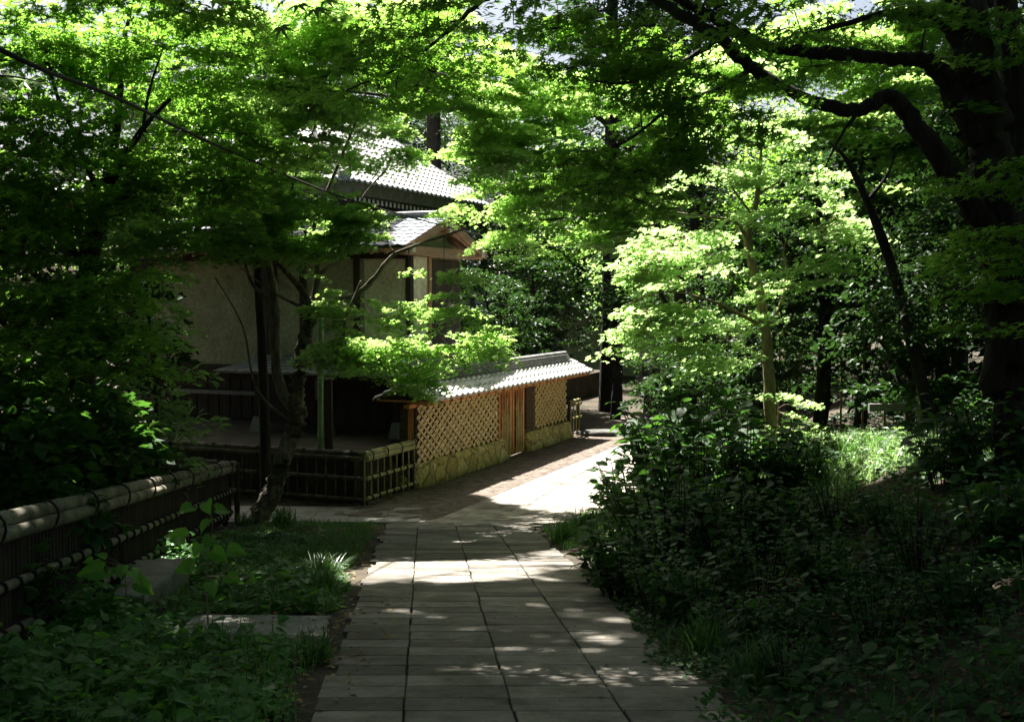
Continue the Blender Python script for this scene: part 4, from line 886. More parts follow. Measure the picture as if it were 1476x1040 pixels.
# sprig of big bright leaves, very near at upper left, and dark sprigs at the top
tr = make_tree('maple_tree', 'near maple outside the left edge with one bright star-leaved sprig', gpt(-2.9, 3.9),
  [[(-2.9, 3.9, -.6, .07), (-2.85, 3.9, 1.2, .055), (-2.7, 3.85, 2.2, .04), (-2.2, 3.7, 2.9, .02), (-1.6, 3.5, 3.0, .006)], pl((-330, 230, 3.7, .03), (-120, 150, 3.6, .012), (-20, 110, 3.6, .005), (60, 118, 3.6, .002)), pl((-200, -100, 3.8, .02), (0, -120, 3.8, .012), (250, -60, 3.8, .006), (470, -20, 3.8, .003))],
  [], M['maple'], M['bark'], r=RG(28))
base = np.array(tr.location); mb = MB(); r_ = RG(31)
P = np.array([at(x, y, 3.6 + z) for x, y, z in ((8, 112, 0), (36, 118, .05), (0, 138, -.05), (-12, 104, .04), (52, 121, 0))]); n = len(P)
scatter(mb, 'm7', P - base, np.array([[.15, -.75, .65], [-.2, -.6, .7], [.3, -.7, .6], [0, -.8, .5], [.1, -.5, .8]]), np.array([[1, 0, .2], [.9, .1, -.4], [.7, 0, -.6], [-.3, 0, .9], [1, .2, .1]]), [.058, .066, .048, .05, .05])
mb.build('bright_sprig', M['maple_yellow'], tr)
P = np.array([at(x, y, 3.8) for x, y in ((115, 8), (130, 2), (290, 6), (310, 0), (330, 4), (408, 2), (430, 8), (455, 14), (405, 40), (470, 2), (350, -6), (275, -4), (300, 14))]); n = len(P)
mb = MB(); scatter(mb, 'm7', P - base, r_.normal(0, .35, (n, 3)) + [0, -.35, 1], r_.normal(0, .5, (n, 3)) + [.6, 0, -.5], r_.uniform(.05, .075, n)); mb.build('dark_sprig', M['maple_dark'], tr)

# added shade trees, crowns out of view and opened where sun must pass
def above(P):
    return (P[:, 2] > EYE + .285 * np.maximum(P[:, 1], 0) + .45) | (P[:, 1] < 1.0) | (np.abs(P[:, 0]) > .47 * P[:, 1] + .8)
def over_path(P, r):
    h = P[:, 2] + 1.0; q = P - SUN / SUN[2] * h[:, None]
    d = q[:, 0] - (.45 - .077 * q[:, 1]); on = (abs(d) < 1.5) & (q[:, 1] < 18)
    left = (d < -1.5) & (q[:, 0] > -5) & (q[:, 1] < 19)
    v = np.sin(q[:, 0] * 4.1 + 1.6 * np.sin(q[:, 1] * 2.2)) * np.sin(q[:, 1] * 3.3 + 1.4 * np.sin(q[:, 0] * 2.9 + 1)) + .35 * np.sin(q[:, 0] * 9 + q[:, 1] * 7) + .25 * np.sin(q[:, 1] * 13 - q[:, 0] * 5)
    return r.random(len(P)) < np.where(on, np.where(v > .78, .10, .68), np.where(left, np.where(v > .95, .15, .93), 1))
def shade_tree(x, y, cells, label, seed, hh=6.5, lift=0.):
    hh += lift; r = RG(seed); b = gpt(x, y); limbs = [[(x, y, b[2] - .2, .30), (x + .1, y, b[2] + 3, .24), (x, y + .1, hh, .18), (x, y, hh + 2.5, .08)]]
    bl = []
    for (cx, cyy, rx, ry, n) in cells:
        z = EYE + .285 * max(cyy, 2) + 1.5 + lift; cx -= .25 * lift; cyy += .52 * lift
        limbs.append([(x, y, min(hh, z - .8), .12), ((x + cx) / 2, (y + cyy) / 2, z - .1, .07), (cx, cyy, z + .1, .025)])
        bl.append(((cx, cyy, z + .6), (rx, ry, 1.2), n))
    return make_tree('broadleaf_tree', label, b, limbs, bl, M['evergreen'], M['bark'], 'rh', .16, r=r, dn=1.9, spray=(.8, 150), twigs=False, out=above, thin_keep=over_path, gap=0, tilt=.4, group='tall trees added overhead for shade')
shade_tree(-9.2, 13.5, [(-6, 9, 3, 3.2, 60), (-5.2, 14, 3, 3, 62), (-6, 19, 2.6, 3, 50), (-9, 11, 3, 4, 50), (-3, 12, 2.4, 3.4, 52), (-2.8, 17, 2, 2.6, 44), (-.8, 14.5, 1.8, 2.2, 34), (-1.6, 10.5, 2, 2, 34), (-7.5, 16.5, 3, 3, 50)], 'tall unseen tree added beyond the left edge, its crown shading the fence', 41, lift=5.)
shade_tree(8.6, 12.5, [(5, 9, 3, 3.4, 70), (8.5, 14, 3.4, 4, 64), (3, 12.5, 2.2, 3, 48), (11, 18, 3, 4, 46), (6.5, 17.5, 2.6, 2.4, 36), (1.2, 13.6, 2.0, 2.4, 40), (4.5, 10.5, 2.4, 2.4, 40), (8.5, 9.5, 2.6, 2.6, 40), (6.2, 14.5, 2.4, 2.4, 50), (8.8, 18.5, 2.6, 2.6, 44), (5.6, 12, 2, 2, 36)], 'tall unseen tree added for shade in the wood right of the path', 42, lift=5.)
shade_tree(-4.8, -.5, [(-3, 3, 2.6, 2.6, 46), (-4.5, 6, 2.4, 2.6, 46), (-1.2, 6.8, 2.2, 2.4, 44), (0, 2, 2.4, 2.2, 30), (-1, 10, 1.8, 1.8, 30)], 'tall unseen tree added for shade behind the photographer at left', 43, lift=5.)
shade_tree(5.8, .8, [(3, 4, 2.6, 2.6, 50), (5, 6.5, 2.6, 2.6, 50), (1.8, 7.5, 2, 2.4, 44), (6.5, 3, 2.4, 2.4, 36), (1.6, 10.2, 1.8, 1.8, 36)], 'tall unseen tree added for shade near the camera on the right bank', 44, lift=5.)
shade_tree(-10.5, 22, [(-5, 22, 2.6, 2.2, 50), (-2.2, 20.5, 2.4, 2, 46), (-8, 24, 3, 3, 50), (-6, 27, 3, 3, 40), (-11, 19, 3, 3, 50), (-7.5, 20.5, 2.5, 2, 40), (-6.8, 29.5, 2.6, 2.2, 60), (-9.8, 30, 2.6, 2.6, 60), (-8.4, 27, 2.4, 2.2, 40), (-4.2, 27.2, 1.8, 1.6, 30)], 'tall tree added to shade the courtyard behind the plastered house', 45, 9)
shade_tree(11.5, 27, [(8, 23, 3, 3, 46), (11, 28, 4, 4, 50), (6, 20.5, 2.4, 2, 30), (8.5,33,3,4,40)], 'tall tree added for shade in the dark wood behind the thin rail fence', 46, 9)

# evergreen masses and far trees
def bush_tree(name, label, b, hgt, rad, n, mat, tpl='ov', size=.09, seed=1, group=None, trunk_r=.09, cat='tree', lo=.12, per=60, sp=.38, top=None, **kw):
    r = RG(seed); b = np.array(b, float); limbs = [[(*b, trunk_r), (b[0] + .1, b[1], b[2] + hgt * .4, trunk_r * .8), (b[0] - .05, b[1] + .1, b[2] + hgt * .85, trunk_r * .3)]]
    for k in range(4):
        a = k * 1.6 + seed; limbs.append([(b[0] + .05, b[1], b[2] + hgt * (.2 + .1 * k), trunk_r * .4), (b[0] + math.cos(a) * rad * .5, b[1] + math.sin(a) * rad * .5, b[2] + hgt * (.4 + .1 * k), trunk_r * .15)])
    return make_tree(name, label, b, limbs, [((b[0], b[1], b[2] + hgt * (.5 + lo / 2)), (rad, rad, hgt * (.5 - lo / 2)), n)], M[mat], M['bark'], tpl, size * 1.15, r=r, spray=(sp, per), twigs=False, tilt=.6, droop=.5, group=group, cat=cat, **kw)
GE = 'dark evergreens at the end of the path'
bush_tree('evergreen_tree', 'round dark evergreen just behind the roofed lattice wall, nearest the gable', LW(9.2, 2.5, .0), 4.8, 1.7, 90, 'evergreen', seed=51, group=GE, per=80, skip=('path', 'wall', 'far'))
bush_tree('evergreen_tree', 'slender dark evergreen with bare stem beside the cedar', LW(12.0, 2.2, 0), 5.2, 1.3, 40, 'evergreen', seed=52, group=GE, lo=.35, trunk_r=.1, skip=('path', 'wall', 'far'))
bush_tree('evergreen_tree', 'small evergreen with thin trunk between cedar and lattice wall end', LW(13.8, .2, 0), 5.4, 1.2, 34, 'evergreen', seed=53, group=GE, lo=.4, trunk_r=.16, skip=('path', 'far'))
bush_tree('evergreen_tree', 'low dark evergreen at the far corner where the bright path ends', LW(17.5, -1.5, 0), 2.6, 1.6, 70, 'evergreen', seed=54, group=GE, lo=.02, skip=('path', 'far'))
bush_tree('evergreen_tree', 'dark evergreen hiding the pale low house left of the cedar', LW(15.5, 3.5, .0), 5.0, 1.8, 90, 'evergreen', seed=55, group=GE, per=70, skip=('path', 'far'))
GR = 'dark evergreens in the wood at right'
for k, (x, y, h, rad, n, lb) in enumerate((
    (6.6, 14.2, 5.2, 1.7, 120, 'broad dark evergreen directly behind the sunlit grass patch'),
    (5.0, 18.5, 5.0, 1.5, 80, 'dark evergreen just right of the sunlit maple crown'),
    (7.4, 11.4, 5.6, 1.7, 110, 'nearest dark evergreen filling the right edge beside the big trunk'),
    (9.0, 17.5, 6.5, 2.2, 110, 'tall dark evergreen far back at the right edge'),
    (6.6, 21.5, 6.2, 1.9, 90, 'dark evergreen behind the left end of the thin rail fence'),
    (4.6, 27.5, 5.5, 1.7, 70, 'dark evergreen behind the stone lantern'),
    (8.2, 24.5, 6.5, 2.2, 90, 'evergreen at the back of the wood between rail fence and lantern'),
    (3.4, 21.5, 2.6, 1.1, 60, 'low dark evergreen beyond the slim maple, left of its trunk'),
    (4.9, 23.0, 3.2, 1.4, 70, 'dark evergreen seen through the crown of the sunlit maple'),
    (5.3, 30.0, 3.4, 1.6, 70, 'dark evergreen at the turn beyond the stone lantern'),
    (8.2, 29.5, 5.5, 2.0, 90, 'dark evergreen far back behind the sunlit maple'),
    (5.6, 16.0, 3.2, 1.2, 60, 'low dark evergreen under the right side of the sunlit maple'),
    (8.6, 14.6, 6.0, 1.9, 110, 'dark evergreen behind the big dark trunk'),
    (6.9, 18.4, 6.0, 1.8, 100, 'dark evergreen filling the gap left of the big dark trunk'),
    (11.5, 21.0, 7, 2.6, 90, 'large evergreen in the depth of the right wood'),
    (12.5, 14.0, 7, 2.6, 90, 'wide evergreen outside the right edge'))):
    bush_tree('evergreen_tree', lb, gpt(x, y), h, rad, n, 'evergreen', seed=60 + k, group=GR, trunk_r=.12, lo=.05)
# leaning bare trunk in the dark wood
make_tree('broadleaf_tree', 'leaning bare dark trunk between the sunlit maple and the big tree', at(1330, 520, 13), [pl((1340, 600, 13, .07), (1290, 400, 13, .06), (1250, 290, 13, .045), (1220, 230, 13, .028), (1195, 205, 13.2, .01)), pl((1250, 290, 13, .03), (1280, 250, 13, .015), (1290, 215, 13, .006))], [B(1300, 330, 13, (.8, .8, .6), 20), B(1240, 420, 13, (.7, .8, .5), 26), B(1330, 440, 12.5, (.8, .8, .5), 28)], M['evergreen'], M['bark'], 'lan', .09, r=RG(71), spray=(.35, 60), tilt=.6, droop=.8, twigs=False)
# sprawling shrubs at left behind the fence, some leaves catching light
GL = 'tall shrubs behind the sloping bamboo fence'
for k, (px, D, dz, h, rad, n, mt, lb) in enumerate((
    (60, 12.0, 0, 2.2, .9, 46, 'shrub', 'broad-leaved dark shrub behind the fence at the left edge'),
    (160, 12.6, 0, 2.4, .8, 40, 'shrub', 'dark shrub behind the fence below the dark maple trunk'),
    (215, 14.5, 0, 4.0, .7, 34, 'shrub_pale', 'shrub with glinting leaves beside the left end of the plaster wall'),
    (100, 15.5, 0, 4.8, 1.1, 56, 'shrub_pale', 'tall shrub with sunlit narrow leaves behind the dark maple'),
    (10, 17.0, 0, 6.0, 1.8, 110, 'evergreen', 'dense dark evergreen shrub behind the dark maple trunk'),
    (170, 18.5, 0, 4.6, 1.0, 60, 'evergreen', 'evergreen shrub against the left end of the plastered house'),
    (-120, 12.0, 0, 5.0, 1.6, 90, 'evergreen', 'big evergreen shrub at the far left edge behind the fence'),
    (-30, 9.5, 0, 2.2, .8, 40, 'shrub', 'large-leaved shrub spilling over the fence at the lower left'))):
    p = at(px, 600, D); z = float(ground(p[0], p[1]))
    bush_tree('tall_shrub', lb, (p[0] - (.5 if k in (0, 1, 4) else 0), p[1], z), h, rad, n, mt, tpl='lan' if mt == 'shrub_pale' else 'ov', size=.13 if mt == 'shrub' else .12, seed=80 + k, group=GL, trunk_r=.03, cat='shrub', per=34, skip=('left_shrub',) if mt == 'shrub_pale' else ())
# cedar trunk and distant woods
def conifer_crown(mb, r, b, z0, z1, rad, n, size=.28):
    t = r.random(n) ** .8; z = z0 + (z1 - z0) * t; a = r.uniform(0, 2 * math.pi, n); rr = rad * (1 - t * .85) * np.sqrt(r.uniform(.1, 1, n)) * (.8 + .3 * np.sin(z * 5 + a * 2))
    P = np.stack([b[0] + np.cos(a) * rr, b[1] + np.sin(a) * rr, z - .25 * rr], -1)
    keep = ~blocked(P); P = P[keep]; a = a[keep]; n = len(P)
    scatter(mb, 'rhl', P - b, np.stack([r.normal(0, .4, n), r.normal(0, .4, n), np.ones(n)], -1), np.stack([np.cos(a), np.sin(a), r.normal(-.5, .3, n)], -1), size * r.uniform(.6, 1.3, n))
def cedar(label, x, y, h, tr_, rad, z0, n, seed, group='tall cedars', lean=0):
    b = np.array(gpt(x, y, -.1)); root = empty('cedar_tree', b, 0, label, 'tree', group); r = RG(seed)
    mb = MB(); mb.tube(smooth_line([(0, 0, 0), (.02, 0, h * .3), (lean, 0, h * .7), (lean, .1, h)], 5), np.linspace(tr_, tr_ * .15, 16), 12)
    k = 40; mb2 = mb
    for i in range(k):
        a = r.uniform(0, 6.28); z = z0 - b[2] + (h - z0 + b[2]) * i / k; L = rad * (1 - i / k * .85)
        mb2.tube([(0, 0, z), (math.cos(a) * L * .6, math.sin(a) * L * .6, z - .1 * L), (math.cos(a) * L, math.sin(a) * L, z - .35 * L)], [.05, .03, .01], 4, cap=False)
    mb.build('trunk', M['bark'], root, True)
    mb = MB(); conifer_crown(mb, r, b, z0, b[2] + h + .5, rad, n); mb.build('crown', M['evergreen'], root); return root
p = at(880, 600, 38); cedar('great cedar with straight thick bare trunk at the end of the path', p[0], p[1], 19, .42, 3.4, 5.5, 16000, 91)
p = at(625, 300, 44); cedar('cedar with brown trunk behind the hall roof, at the top centre', p[0], p[1], 22, .45, 3.2, 9.5, 12000, 92)
p = at(1003, 300, 42); cedar('cedar behind the sunlit maple, right of the stone lantern', p[0], p[1], 18, .38, 3.2, 5.0, 14000, 93)
p = at(945, 300, 46); cedar('narrow cedar between the great cedar and the lantern', p[0], p[1], 17, .3, 2.4, 3.5, 10000, 94)
# far broadleaf woods: three kinds, copied
def far_tree(seed, h, rad, mat, n=26000):
    r = RG(seed); root = empty('woodland_tree', (0, 0, -60)); mb = MB()
    mb.tube([(0, 0, -.3), (.1, 0, h * .35), (0, .1, h * .8)], [.22, .17, .05], 8)
    for i in range(9):
        a = i * 2.4; z = h * (.25 + .06 * i); mb.tube([(0, 0, z), (math.cos(a) * rad * .4, math.sin(a) * rad * .4, z + .8), (math.cos(a) * rad * .8, math.sin(a) * rad * .8, z + 1.1)], [.08, .05, .02], 5, cap=False)
    mb.build('trunk', M['bark'], root, True)
    k = 46; c = r.normal(size=(k, 3)); c /= np.linalg.norm(c, axis=1)[:, None]; c *= (r.random(k)[:, None] ** .4); c = c * [rad, rad, h * .42] + [0, 0, h * .56]
    idx = r.integers(0, k, n); P = c[idx] + r.normal(0, 1, (n, 3)) * [rad * .22, rad * .22, h * .045]
    mb = MB(); scatter(mb, 'rh', P, np.stack([r.normal(0, .5, n), r.normal(0, .5, n), np.ones(n)], -1), r.normal(0, 1, (n, 3)) + [0, 0, -.3], .15 * r.uniform(.6, 1.3, n)); mb.build('crown', M[mat], root); return root
protos = [far_tree(101, 9, 3.0, 'maple_dark'), far_tree(102, 8, 2.6, 'maple'), far_tree(103, 11, 3.4, 'evergreen')]
woods = [  # x, y, kind, scale
 (-20, 34, 2, 1.1, 'far left behind the hall'), (-5.5, 50, 2, 1.45, 'standing tall behind the right half of the hall roof'), (-12.5, 52, 2, 1.5, 'standing tall behind the hall ridge'), (3.5, 56, 0, 1.3, 'beyond the great cedar'), (-1.5, 58, 2, 1.2, 'between the hall and the great cedar'), (8.5, 52, 2, 1.3, 'behind the lantern, farther back'), (13, 52, 0, 1.4, 'behind the big limb in the distance'), (-14, 46, 0, 1.1, 'behind the ridge of the hall'), (-9, 52, 2, 1.0, 'right of the hall ridge'), (1.5, 62, 1, 1.1, 'beyond the pale low house'), (-4, 64, 0, 1.1, 'beyond the small roofed house'),
 (6, 47, 1, .9, 'behind the stone lantern'), (11, 44, 2, 1.0, 'behind the sunlit maple'), (9, 36, 0, .95, 'right of the lantern in the wood'), (15, 38, 2, 1.1, 'in the deep wood at right'), (14, 29, 2, 1.0, 'behind the rail fence'), (19, 30, 0, 1.1, 'far right deep wood'),
 (15, 21, 2, .9, 'outside right behind the evergreens'), (18, 12, 0, 1.0, 'outside the right edge'), (-15, 20, 2, 1.0, 'outside left beyond the terrace'), (-11.5, 17, 0, .8, 'left of the plastered house'), (-15, 10, 2, .9, 'outside the left edge'), (-9.5, 5, 0, .8, 'near left outside the frame'), (12, 4, 0, .9, 'near right outside the frame'),
 (24, 45, 1, 1.2, 'farthest right'), (-26, 50, 0, 1.2, 'farthest left'), (20, 60, 0, 1.3, 'far back at right'), (10, 66, 2, 1.1, 'far back in the centre'), (-16, 66, 2, 1.3, 'far back at left'), (-3, -8, 2, 1, 'behind the photographer'), (-9, -6, 2, 1.1, 'added for shade behind the camera at left'), (0.5, -12, 2, 1.3, 'added for shade straight behind the camera'), (10.5, -5, 2, 1.2, 'added for shade behind the camera at right'), (14.5, 8, 2, 1.2, 'added for shade right of the bank outside the view'), (-13, 4, 2, 1.2, 'added for shade left of the view near the camera'), (-13.5, 14.5, 2, 1.2, 'added for shade beyond the fence outside the view'), (-8.5, .5, 2, .9, 'added for shade close left of the camera'), (9, 1.5, 2, .9, 'added for shade close right of the camera'), (19, 20, 2, 1.3, 'added for shade outside the right edge, farther on'), (-20, 26, 2, 1.4, 'added for shade outside the left edge, farther on'), (13, 33, 2, 1.1, 'in the wood beyond the rail fence'), (5, -9, 0, 1.1, 'behind the photographer on the right')]  # added ring of unseen trees beside and behind the camera blocks ambient skylight
KN = ['dark leafy woodland tree ', 'light green woodland tree ', 'dense evergreen woodland tree ']
used = set()
for k, (x, y, kd, s_, where) in enumerate(woods):
    lab = KN[kd] + where; z = float(ground(x, y)) - .1
    if kd not in used: o = protos[kd]; used.add(kd); o.location = (x, y, z); o.scale = (s_,) * 3; o.rotation_euler.z = k; tag(o, lab, 'tree', 'woodland trees all round')
    else: o = copy_tree(protos[kd], (x, y, z), k * 1.3, s_, lab)

# ================================================================ SHRUBS AND GROUND PLANTS
def make_shrub(seed, nst, h, spread, tpl, size, per, mat):
    r = RG(seed); root = empty('leafy_shrub', (0, 0, -60), 0); st = MB(); P = []; T = []; S = []; N = []
    for i in range(nst):
        a = r.uniform(0, 6.28); rr = spread * math.sqrt(r.uniform(0, 1)); hh = h * r.uniform(.6, 1.1) * (1 - .25 * rr / spread)
        tip = np.array([math.cos(a) * rr, math.sin(a) * rr, hh]); b = tip * [.25, .25, 0]; mid = (b + tip) / 2 + [math.cos(a) * .04, math.sin(a) * .04, .08 * h]
        L = smooth_line([b - [0, 0, .1], mid, tip], 5); st.tube(L, np.linspace(.008, .003, len(L)), 5, cap=False)
        for k in range(per):
            f = 1 - (k / per) ** 1.1 * .75; j = int(f * (len(L) - 1)); p = L[j]; az = k * 2.4 + r.normal(0, .4) + i
            d = np.array([math.cos(az), math.sin(az), .1 + r.normal(0, .2)]); off = .03 + .04 * (1 - f)
            P.append(p + d * off); T.append(d - [0, 0, .25]); N.append(np.array([0, 0, 1.]) - d * .0 + r.normal(0, .3, 3)); S.append(size * r.uniform(.6, 1.2) * (.75 + .4 * (1 - f)))
    st.build('stems', M['bark'], root, True)
    mb = MB(); scatter(mb, tpl, np.array(P), np.array(N), np.array(T), np.array(S)); mb.build('foliage', M[mat], root); return root
sp1 = make_shrub(111, 28, 1.15, .62, 'big', .17, 14, 'shrub'); sp2 = make_shrub(112, 26, .95, .6, 'big', .145, 15, 'shrub'); sp3 = make_shrub(113, 30, 1.2, .6, 'ov', .10, 16, 'shrub')
shr = [  # px, depth, kind, scale, label
 (985, 14.3, 0, 1.6, 'tallest dark shrub, standing left of the slim maple trunk'), (928, 13.2, 1, 1.35, 'big-leaved shrub reaching out over the right edge of the bright path'),
 (1050, 13.6, 1, 1.3, 'big-leaved shrub just left of the slim maple trunk base'), (948, 11.9, 0, 1.1, 'big-leaved shrub hanging over the grass wedge at the bend'),
 (1010, 12.2, 2, 1.2, 'fine-leaved shrub behind the one over the grass wedge'), (1085, 12.3, 0, 1.15, 'big-leaved shrub in front of the slim maple trunk'),
 (1150, 12, 1, .85, 'big-leaved shrub at the left rim of the sunlit grass opening'), (885, 11.3, 1, .75, 'low big-leaved shrub at the path corner by the grass wedge'),
 (900, 10.4, 1, .9, 'big-leaved shrub crowding the right path edge below the bend'), (980, 10.3, 2, 1.0, 'fine-leaved shrub in the middle of the shrub bank'),
 (1060, 10.4, 0, .95, 'big-leaved shrub in the bank below the slim maple'), (1140, 10.2, 1, .75, 'big-leaved shrub below the sunlit opening at its left'),
 (1210, 9.8, 2, .55, 'low fine-leaved shrub right below the sunlit opening'), (1010, 8.8, 1, .75, 'big-leaved shrub in the dark lower part of the bank, nearest the path'),
 (1100, 8.9, 2, .7, 'fine-leaved shrub low in the dark bank'), (1190, 8.6, 0, .55, 'low big-leaved shrub in the dark middle of the bank'),
 (1290, 8.8, 1, .5, 'low big-leaved shrub below the right end of the sunlit opening'), (1365, 9.6, 0, .72, 'big-leaved shrub with leaves against the light below the stone post'),
 (1440, 9.0, 1, .85, 'big-leaved shrub at the foot of the big dark tree'), (1330, 7.8, 2, .55, 'fine-leaved shrub in deep shade on the lower right'),
 (1440, 7.5, 0, .6, 'big-leaved shrub at the right edge, lower down'), (950, 9.3, 2, .55, 'small fine-leaved shrub at the path edge beside the arching grass'),
 (1060, 7.9, 1, .5, 'low big-leaved shrub beside the lower grass clumps'), (1150, 7.5, 0, .5, 'low big-leaved shrub in the lower middle of the dark bank'), (1245, 7.9, 1, .5, 'low big-leaved shrub in the dark hollow of the bank'), (1270, 6.9, 2, .5, 'low fine-leaved shrub near the bottom right corner'), (1385, 6.7, 1, .5, 'low big-leaved shrub in the bottom right corner'), (1140, 6.7, 2, .4, 'lowest fine-leaved shrub near the bottom of the bank'),
 (1185, 12.9, 2, .5, 'small shrub inside the sunlit opening'), (1430, 11.5, 2, .85, 'fine-leaved shrub behind the foot of the big dark tree'), (950, 16.8, 1, 1.1, 'big-leaved shrub far along the bright path'),
 (-5, 8.2, 1, 1.0, 'big-leaved shrub leaning over the fence at the left edge'), (60, 9.8, 0, 1.1, 'big-leaved shrub behind the near half of the sloping fence'),
 (110, 12.2, 1, 1.25, 'big-leaved shrub behind the middle of the sloping fence'), (190, 15.2, 2, 1.2, 'fine-leaved shrub behind the far end of the sloping fence')]
shr = [(*at(px, 600, D)[:2], k, s_, l) for px, D, k, s_, l in shr]
used = set(); pr = [sp1, sp2, sp3]
for k, (x, y, kd, s_, lab) in enumerate(shr):
    loc = gpt(x, y, -.02)
    if kd not in used: o = pr[kd]; used.add(kd); o.location = loc; o.scale = (s_,) * 3; o.rotation_euler.z = k * 1.1; tag(o, lab, 'shrub', 'shrubs on the banks')
    else: o = copy_tree(pr[kd], loc, k * 1.7, s_, lab)
# heart-leaved saplings
def sapling(label, pts, leaves, D, seed):
    r = RG(seed); b = at(pts[0][0], pts[0][1], D); root = empty('sapling', b, 0, label, 'sapling', 'heart-leaved saplings')
    mb = MB(); L = smooth_line([at(x, y, D) - b for x, y in pts], 4); mb.tube(L, np.linspace(.008, .003, len(L)), 6); P = []; N = []; T = []; S = []
    for (x, y, s_) in leaves:
        c = at(x, y, D + r.normal(0, .1)) - b; j = np.argmin(((L - c) ** 2).sum(1)); a = L[j]; d = unit(c - a + [0, 0, .01])
        mb.tube([a, (a + c) / 2 + [0, 0, .01], c - d * s_ * .4], .0022, 4, cap=False)
        P.append(c - d * s_ * .4); T.append(d + np.array([0, -.35, -.25])); N.append(np.array([r.normal(0, .4), -.55 + r.normal(0, .3), .8])); S.append(s_)
    mb.build('stem', M['bark_pale'], root, True)
    mb = MB(); scatter(mb, 'heart', np.array(P), np.array(N), np.array(T), S); mb.build('leaves', M['sapling'], root)
sapling('taller sapling with bright heart-shaped leaves in front of the sloping fence', [(300, 900), (298, 830), (306, 760), (300, 722)],
  [(295, 722, .12), (318, 728, .12), (294, 748, .12), (258, 770, .17), (305, 772, .12), (283, 786, .1), (312, 790, .14), (340, 790, .14), (270, 815, .15), (322, 802, .1), (306, 842, .13), (337, 830, .12), (365, 834, .08), (268, 732, .12)], 8.6, 5)
sapling('shorter sapling with bright heart-shaped leaves in front of the tilted slab', [(182, 900), (182, 850), (178, 815)],
  [(138, 820, .18), (198, 820, .15), (148, 800, .08), (128, 806, .07), (176, 814, .1), (148, 846, .13), (208, 836, .15), (160, 822, .09)], 8.4, 6)

# grass clumps
def tuft(label, x, y, h, n, seed, spread=.12, wd=.006, cat='grass clump', dz=0, mat='grass'):
    r = RG(seed); b = np.array(gpt(x, y, dz)); mb = MB(); k = 6
    for i in range(n):
        a = r.uniform(0, 6.28); q = r.normal(0, spread * .5, 2); L = h * r.uniform(.6, 1.25); lean = r.uniform(.15, .95); t = np.linspace(0, 1, k)
        out = lean * L * (t ** 1.6); up_ = L * (t - .42 * lean * t ** 2.2)
        C = np.stack([q[0] + math.cos(a) * out, q[1] + math.sin(a) * out, up_ - .02], -1); s_ = np.array([-math.sin(a), math.cos(a), 0]) * wd
        w_ = (1 - t ** 2.5)[:, None] * s_; V = np.concatenate([C - w_, C + w_]); j = np.arange(k - 1)
        mb.add(V, np.stack([j, j + 1, k + j + 1, k + j], -1))
    o = mb.build('grass_clump', M[mat]); o.location = b; return tag(o, label, cat, 'grass clumps along the path')
for args in (('dense grass clump at the left edge of the path, nearest the maple', -1.95, 11.6, .32, 240, 1), ('grass clump touching the left side of the path in mid view', -1.75, 10.4, .30, 240, 2), ('wispy grass clump left of the dense one by the path', -2.4, 11.3, .30, 200, 3),
             ('glossy striped grass clump right of the leaning maple base', -3.55, 17.5, .36, 120, 4, .16, .011), ('small glossy grass clump left of the leaning maple base', -4.25, 17.9, .28, 70, 5, .12, .011),
             ('grass clump at the right corner where the path bends', .75, 15.4, .38, 220, 6, .16), ('grass clump in the grass wedge right of the bend', 1.15, 16.6, .34, 200, 7, .2), ('pale grass clump at the right path edge in mid view', 1.35, 9.3, .42, 190, 8, .14),
             ('arching grass clump at the right path edge, lower', 1.35, 7.7, .36, 190, 9, .14), ('arching grass clump at the lower right path edge beside the last slabs', 1.5, 6.8, .34, 170, 10, .14), ('grass clump on the left bank in the lower left corner', -2.9, 7.2, .34, 150, 11, .2),
             ('grass clump drooping over the lower left path edge', -1.35, 7.5, .26, 110, 12, .14), ('grass clump in the sunlit opening of the right bank', 3.9, 12.6, .42, 200, 13, .25), ('tall grass clump behind the sunlit opening', 4.3, 13.5, .4, 120, 14, .3), ('grass clump growing over the flat paving slab', -2.1, 8.25, .17, 110, 15, .3, .004), ('sunlit grass tuft beside the stone post', 4.9, 13.0, .4, 160, 16, .25)):
    tuft(*args)
# ground cover of small herbs, one mass per kind
def cover(name, label_kind, region, n, tpl, size, hmax, seed, mat, clump=.5):
    r = RG(seed); x0, x1, y0, y1, f = region; P = np.zeros((0, 2))
    while len(P) < n:
        q = np.stack([r.uniform(x0, x1, n * 2), r.uniform(y0, y1, n * 2)], -1); v = hnoise(q[:, 0] * 2.1 + seed, q[:, 1] * 2.3)
        q = q[f(q[:, 0], q[:, 1]) & (r.random(len(q)) < np.clip(.55 + clump * v, .05, 1))]; P = np.concatenate([P, q])
    P = P[:n]; hh = hmax * r.random(n) ** 1.3 * (.6 + .4 * np.clip(hnoise(P[:, 0] * 3, P[:, 1] * 3), -1, 1)); z = ground(P[:, 0], P[:, 1]) + .015 + np.clip(hh, 0, 9)
    a = r.uniform(0, 6.28, n); sz = size * r.uniform(.5, 1.35, n)
    mb = MB(); scatter(mb, tpl, np.stack([P[:, 0], P[:, 1], z], -1), np.stack([r.normal(0, .38, n), r.normal(-.1, .38, n), np.ones(n)], -1), np.stack([np.cos(a), np.sin(a), r.normal(-.05, .25, n)], -1), sz)
    return tag(mb.build(name, M[mat]), kind='stuff')
LE = lambda x, y: x < -.78 - .077 * y - .05 * np.sin(y * 5)
RE = lambda x, y: x > 1.54 - .077 * y + .1 * np.sin(y * 4)
slabz = lambda x, y: ~(((x < -2.9) & (y > 6.6) & (y < 7.6)) | ((x > -2.55) & (x < -1.25) & (y > 8.0) & (y < 9.3)) | ((x > -3.9) & (x < -2.85) & (y > 9.2) & (y < 11.5)))
fencex = lambda x, y: x > -2.54 - .106 * y
